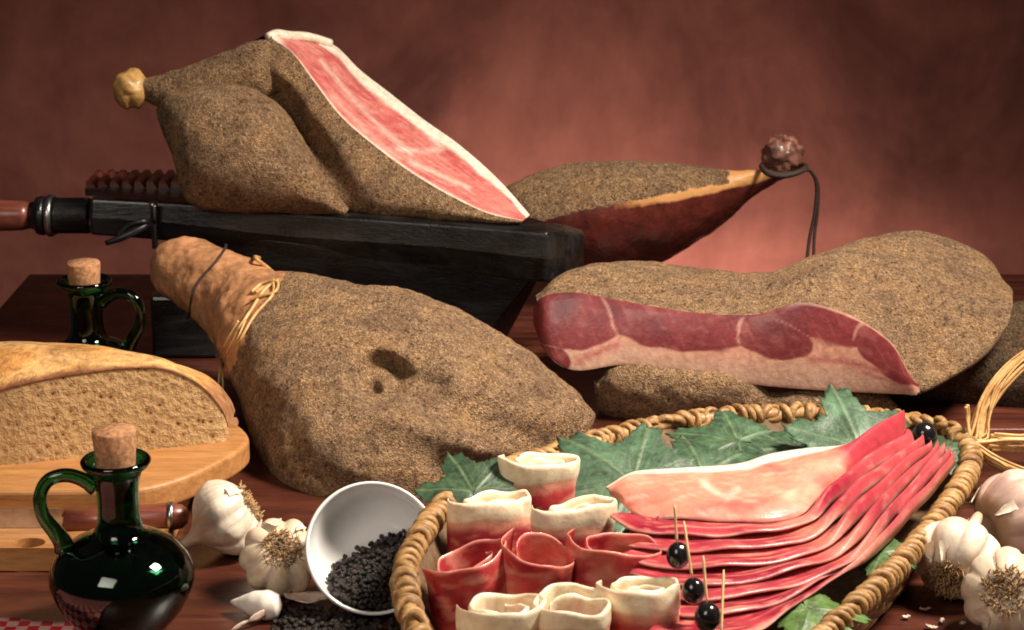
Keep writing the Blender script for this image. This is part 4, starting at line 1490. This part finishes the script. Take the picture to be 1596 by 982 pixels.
for kx, e in enumerate(edges):
    zk = zf[kx]
    rows_ = []
    fr = cr([Z(u, v, zk) for u, v in e], nS)
    if kx == 0:
        bkc = cr([Z(u, v, zk + 0.006) for u, v in back], nS)
    else:
        bkc = prev.copy()
    G = np.zeros((nS, mS, 3))
    cols = []
    tg = np.gradient(fr, axis=0)
    tg = np.array([tg[max(0, q - 4):q + 5].mean(0) for q in range(nS)])
    for i in range(nS):
        s_ = i / (nS - 1)
        fwd = fr[i] - bkc[i]
        wdt = np.linalg.norm(fwd[:2]) + 1e-6
        fw_n = np.array([fwd[0], fwd[1], 0]) / wdt
        if kx:
            fw_n = np.array([tg[i][1], -tg[i][0], 0.0])
            fw_n /= np.linalg.norm(fw_n)
            near = bkc[np.argmin(np.linalg.norm(bkc[:, :2] - fr[i, :2], axis=1))]
            wdt = max(0.0055, float((fr[i] - near) @ fw_n))
        tuck = 0.022 if kx else 0.0
        L = wdt + tuck
        wave = 0.0010 * math.sin(s_ * 29 + kx * 2.3) + 0.0034 * mnoise.noise(Vector((s_ * 9, kx * 3.1, 0)))
        for j in range(mS):
            t = j / (mS - 1)                       # 0 back (tucked) .. 1 front lip
            d = t * L
            p = fr[i] - fw_n * (L - d)
            bul = (0.0085 if kx else 0.0065) * (1 + 0.5 * smooth(0.55, 0.75, s_) - 0.3 * smooth(0.9, 1.0, s_))
            z = zk + wave * smooth(0.2, 1, t)
            if kx == 0:
                z += (0.007 * math.sin(math.pi * t) ** 0.8 + (1 - t) * 0.006) * smooth(-0.03, 0.14, s_) + 0.010 * smooth(0.62, 0.9, s_) * math.sin(math.pi * t)
            else:
                x = (d - tuck) / wdt               # 0 at the edge above .. 1 at own lip
                fold = float(smooth(0.52, 0.70, s_))
                xx = min(1.0, max(0.0, x))
                flat = -0.0008 + 0.0028 * (1 - (1 - xx) ** 1.8)
                rnd_ = -0.0055 + (bul + 0.0060) * math.sin(math.pi * min(1.0, xx * 0.86 + 0.02)) ** 0.85
                z += flat * (1 - fold) + rnd_ * fold
            if s_ > 0.95:
                q_ = (s_ - 0.95) / 0.05
                p = p - fw_n * wdt * 0.4 * t * (1 - math.sqrt(max(0.0, 1 - q_ * q_)))
            # lip rolls under
            lipd = smooth(0.90, 1.0, t)
            z -= (0.0016 if kx else 0.003) * lipd
            p[2] = z
            G[i, j] = p
            # colour
            u, v = proj(p)
            red = np.array([0.45, 0.048, 0.066])
            deep = np.array([0.31, 0.014, 0.036])
            pale = np.array([0.78, 0.26, 0.19])
            fat = np.array([0.90, 0.80, 0.66])
            if kx == 0:
                c = np.array([0.74, 0.25, 0.17]) + (np.array([0.62, 0.14, 0.11]) - np.array([0.74, 0.25, 0.17])) * smooth(-0.1, 0.4, nz(p, 22, 4) + 0.25 * (t - 0.5))
                c = c + (np.array([0.84, 0.44, 0.31]) - c) * 0.4 * smooth(0.05, 0.4, nz(p, 30, 9))
                ln = seg(u, v, [(1095, 752), (1120, 770), (1134, 776), (1150, 762)], 5)
                c = c + (fat - c) * 0.38 * ln
                fib = mnoise.noise(Vector((p[0] * 30 + p[1] * 18, p[1] * 150 - p[0] * 60, 3.0)))
                c = c + (np.array([0.88, 0.52, 0.40]) - c) * 0.40 * smooth(0.15, 0.5, fib)
                c = c + (red - c) * smooth(1290, 1345, u + 0.55 * (v - 720) * -1 + 20 * nz(p, 60, 1))
                c = c + (fat - c) * smooth(0.27 + 0.06 * nz(p, 50, 2), 0.20, t) * smooth(1370, 1310, u)
            else:
                fib = mnoise.noise(Vector((s_ * 26, t * 14 + kx * 7, kx * 2.0)))
                m_ = smooth(-0.25, 0.35, nz((p[0] * 0.6, p[1], p[2]), 30, kx))
                c = red + (deep - red) * m_
                stv = mnoise.noise(Vector((s_ * 7, t * 9 + kx * 5, kx)))
                c = c + (pale - c) * 0.75 * smooth(0.12, 0.5, stv) * smooth(0.75, 0.55, s_)
                c = c + (pale - c) * 0.8 * math.exp(-((s_ - 0.50 - 0.02 * kx + 0.05 * mnoise.noise(Vector((t * 3, kx, 2)))) / 0.07) ** 2)
                c = c + (np.array([0.54, 0.080, 0.088]) - c) * 0.7 * smooth(0.70, 0.80, s_)
                c = c + (np.array([0.74, 0.24, 0.20]) - c) * 0.5 * smooth(0.18, 0.5, fib)
            c = c + (np.array([0.88, 0.56, 0.46]) - c) * (0.35 + 0.5 * smooth(-0.1, 0.4, mnoise.noise(Vector((s_ * 11, kx * 4.0, 7))))) * smooth(0.955, 0.985, t)
            cols.append(c)
    prev = fr.copy()
    o = mesh('ham_slice', G.reshape(-1, 3), gridf(nS, mS), M['slice'], cols=cols)
    so = o.modifiers.new('thick', 'SOLIDIFY')
    so.thickness = 0.0017
    so.offset = -1
    if kx == 0:
        lab = 'broad pale pink ham slice with white fat edge on top of the fan'
    elif kx == 7:
        lab = 'lowest red ham slice of the fan, lying on the vine leaves'
    else:
        lab = '%s red ham slice down from the broad pale one in the fan' % ['', 'first', 'second', 'third', 'fourth', 'fifth', 'sixth', 'seventh'][kx]
    tag(o, lab, 'ham slice', 'fanned ham slices')


# ------------------------------------------------------------------ rolled slices
def roll(label, u, v, ztop, a, b_, H, ang, tilt, turns, fat, seed, start=0.0, tone=1.0, flare=0.06, wav=0.0018, inner=0.55, slope=0.0, sag=1.0):
    """scroll standing in the basket; u,v = centre of the top opening"""
    rnd = random.Random(seed)
    top = Z(u, v, ztop)
    n_, m_ = int(56 * turns), 30
    cen_, tgr, tt = [], [], np.linspace(0, 1, m_) ** 0.8
    tl = np.array(Vector((tilt[0], tilt[1], 1)).normalized())

    def pos(s_, t):
        th = start + 2 * math.pi * turns * s_
        k_ = 1 - (1 - inner) * s_ ** 0.8
        hh = wav * 2 * mnoise.noise(Vector((math.cos(th) * 1.3, math.sin(th) * 1.3, seed + s_))) + slope * math.cos(th - start)
        hh -= 0.008 * (s_ ** 2) * sag
        fl = 1 + flare * (t - 0.5) + 0.13 * mnoise.noise(Vector((math.cos(th) * 1.5 + s_, math.sin(th) * 1.5, t * 1.3 + seed)))
        fl += 0.035 * mnoise.noise(Vector((math.cos(th) * 4, math.sin(th) * 4, t * 3 + seed)))
        x, y = a * k_ * fl * math.cos(th), b_ * k_ * fl * math.sin(th)
        return top + np.array([x * math.cos(ang) - y * math.sin(ang), x * math.sin(ang) + y * math.cos(ang), 0]) + tl * ((t - 1) * H + hh * t), th

    G = np.zeros((n_, 2 * m_, 3))
    cols = np.zeros((n_, 2 * m_, 3))
    for i in range(n_):
        s_ = i / (n_ - 1)
        for j in range(m_):
            t = float(tt[j])
            p, th = pos(s_, t)
            q, _ = pos(s_ + 0.002, t)
            d = q - p
            nn_ = np.cross(d / (np.linalg.norm(d) + 1e-9), tl)
            f0 = 1 - fat + 0.05 * nz(p, 45, seed + 2) + 0.05 * math.sin(th * 1.3 + seed) if fat > 0 else 2.0
            hf = 0.0008 + 0.0015 * float(smooth(f0 - 0.1, f0 + 0.1, t)) * (0.7 + 0.5 * nz(p, 60, seed))
            hf *= math.sqrt(max(0.06, 1 - max(0.0, (t - 0.93) / 0.07) ** 2)) * min(1.0, 0.3 + 6 * min(s_, 1 - s_))
            G[i, j] = p + nn_ * hf
            G[i, 2 * m_ - 1 - j] = p - nn_ * hf
            red = np.array([0.54, 0.058, 0.058]) * tone
            deep = np.array([0.33, 0.018, 0.032]) * tone
            ft = np.array([0.97, 0.82, 0.58])
            c = red + (deep - red) * smooth(-0.2, 0.4, nz(p, 34, seed))
            if tone > 1.1:
                c = c + (np.array([0.72, 0.22, 0.14]) - c) * 0.55 * smooth(-0.3, 0.3, nz(p, 40, seed + 1))
            fib = mnoise.noise(Vector((th * 2.0 + seed, t * 9 + 0.6 * math.sin(th * 2), seed * 3.0)))
            c = c + (np.array([0.76, 0.27, 0.18]) - c) * 0.6 * smooth(0.08, 0.42, fib)
            c = c + (np.array([0.80, 0.36, 0.26]) - c) * 0.5 * smooth(0.2, 0.5, nz((p[0], p[1], p[2] * 2), 55, seed + 5))
            if fat > 0:
                c = c + (np.array([0.86, 0.46, 0.30]) - c) * smooth(f0 - 0.22, f0 - 0.02, t) * 0.85
                c = c + (ft - c) * smooth(f0 - 0.035, f0 + 0.025, t)
                c = c + (np.array([0.88, 0.55, 0.36]) - c) * 0.45 * smooth(0.15, 0.5, nz(p, 50, seed + 8)) * smooth(f0, f0 + 0.1, t)
            else:
                c = c + (np.array([0.80, 0.36, 0.28]) - c) * 0.6 * smooth(0.95, 0.985, t)
            cols[i, j] = c
            cols[i, 2 * m_ - 1 - j] = c
    o = mesh('ham_roll', G.reshape(-1, 3), gridf(n_, 2 * m_, True) + [tuple(range(2 * m_)), tuple((n_ - 1) * 2 * m_ + q_ for q_ in range(2 * m_ - 1, -1, -1))], M['slice'], cols=cols.reshape(-1, 3))
    return tag(o, label, 'ham roll', 'rolled ham slices')


roll('rolled ham slice with cream fat top standing at the large vine leaf', 848, 712, .100, 0.0380, 0.0165, .060, 0.25, (0.02, 0.05), 2.1, 0.30, 1, 2.6, slope=0.004, inner=0.3)
roll('rolled ham slice with flat cream fat band beside the dark vine leaf', 768, 772, .096, 0.0401, 0.0176, .060, 0.32, (-0.05, 0.05), 2.0, 0.28, 2, 2.6, inner=0.3)
roll('cream-topped ham roll touching the broad pale slice', 902, 782, .095, 0.0401, 0.0176, .058, 0.38, (0.05, 0.02), 2.0, 0.28, 3, 2.7, inner=0.3)
roll('red ham roll without fat at the wicker rim by the white bowl', 730, 862, .088, 0.0380, 0.0259, .060, 0.40, (-0.12, -0.05), 1.6, 0.0, 4, 3.0, slope=-0.006, inner=0.45)
roll('folded pink-red ham roll between the cream-topped ones', 845, 852, .092, 0.0330, 0.0209, .050, 0.15, (0.04, -0.10), 1.3, 0.0, 5, 2.2, tone=1.25, slope=0.010)
roll('loose pink-red ham roll beside the uppermost olive', 968, 842, .090, 0.0429, 0.0209, .050, 0.25, (0.14, -0.05), 1.3, 0.0, 6, 2.4, tone=1.2, slope=0.008)
roll('ham roll with thick wavy cream fat ring beside the red fatless roll', 785, 934, .090, 0.0358, 0.0259, .055, 0.12, (0.02, -0.03), 1.7, 0.34, 7, 3.3, wav=0.0022, inner=0.4)
roll('ham roll with round cream fat ring and open centre', 896, 934, .090, 0.0314, 0.0281, .055, 0.0, (0.0, -0.03), 1.3, 0.30, 8, 0.6, wav=0.0022, inner=0.7)
roll('ham roll with cream fat band and red side next to the olives', 1001, 906, .092, 0.0341, 0.0187, .060, 0.12, (-0.04, 0.02), 2.0, 0.33, 9, 2.6, inner=0.35)


# ------------------------------------------------------------------ olives on picks
def olive(label, u, v, y, r, seed):
    c0 = P(u, v, y)
    V = []
    for i in range(20):
        th = math.pi * (i + 0.01) / 19.02
        for j in range(26):
            ph = 2 * math.pi * j / 26
            d = np.array([math.sin(th) * math.cos(ph), math.sin(th) * math.sin(ph), math.cos(th) * 1.16])
            V.append(c0 + d * r * (1 + 0.03 * mnoise.noise(Vector(d * 3) + Vector((seed, 0, 0)))))
    o = mesh('olive', V, gridf(20, 26, True), M['olive'])
    return tag(o, label, 'olive', 'black olives')


olive('black olive on a pick at the loose pink-red roll, uppermost of the row', 1057, 866, 1.40, .0088, 1)
olive('black olive on a pick between two other olives', 1081, 921, 1.372, .0086, 2)
olive('black olive on a pick at the foot of the olive row', 1103, 962, 1.350, .0096, 3)
olive('dark green olive at the folded tips of the fanned slices', 1441, 680, 1.775, .0115, 4)


def pick(label, pts):
    q = cr([P(*p) for p in pts], 10)
    r = [0.00045] + [0.0010] * 8 + [0.0006]
    o = mesh('cocktail_pick', *tube(q, r, 8), M['pick'])
    tag(o, label, 'pick', 'wooden cocktail picks')


pick('thin wooden pick standing in the uppermost olive', [(1051, 786, 1.412), (1053, 815, 1.410), (1055, 846, 1.407)])
pick('wooden pick passing the uppermost olive into the middle olive', [(1066, 812, 1.395), (1072, 855, 1.384), (1079, 902, 1.376)])
pick('wooden pick standing in the lowest olive of the row', [(1096, 866, 1.368), (1099, 905, 1.360), (1102, 940, 1.354)])
pick('wooden pick standing free in front of the red slices beside the lowest olive', [(1128, 888, 1.365), (1126, 935, 1.350), (1124, 990, 1.335)])

# ------------------------------------------------------------------ raffia bow at the basket corner
rb_ = thing('raffia_bow', 'loose bow of straw-coloured raffia tied at the back corner of the basket', 'raffia', Z(1530, 690, .03))
rnd = random.Random(21)
loops = [([(1508, 690, 1.80), (1524, 690, 1.80), (1528, 660, 1.81), (1540, 625, 1.82), (1568, 588, 1.83), (1605, 555, 1.84), (1660, 540, 1.85), (1710, 580, 1.85), (1690, 660, 1.83), (1600, 690, 1.81), (1540, 692, 1.80)], 36, 13.0),
         ([(1505, 680, 1.80), (1525, 700, 1.79), (1555, 722, 1.77), (1600, 742, 1.75), (1660, 756, 1.74)], 18, 8.0),
         ([(1500, 694, 1.79), (1540, 690, 1.80), (1575, 688, 1.80), (1640, 690, 1.80)], 6, 5.0),
         ([(1513, 700, 1.79), (1509, 672, 1.80), (1508, 645, 1.81), (1507, 632, 1.81)], 2, 2.0)]
for pts, num, jit in loops:
    for s_ in range(num):
        ju, jv, jy = rnd.gauss(0, jit * 0.55), rnd.gauss(0, jit * 0.55), rnd.gauss(0, 0.004)
        q = []
        for i, (u, v, y) in enumerate(pts):
            k_ = 0.35 if i == 0 else 1.0
            q.append(P(u + ju * k_ + rnd.gauss(0, 1.6), v + jv * k_ + rnd.gauss(0, 1.6), y + jy))
        q = cr(q, 40)
        mesh('strand', *tube(q, rnd.uniform(0.0010, 0.0020), 5), M['raffia'], rb_)
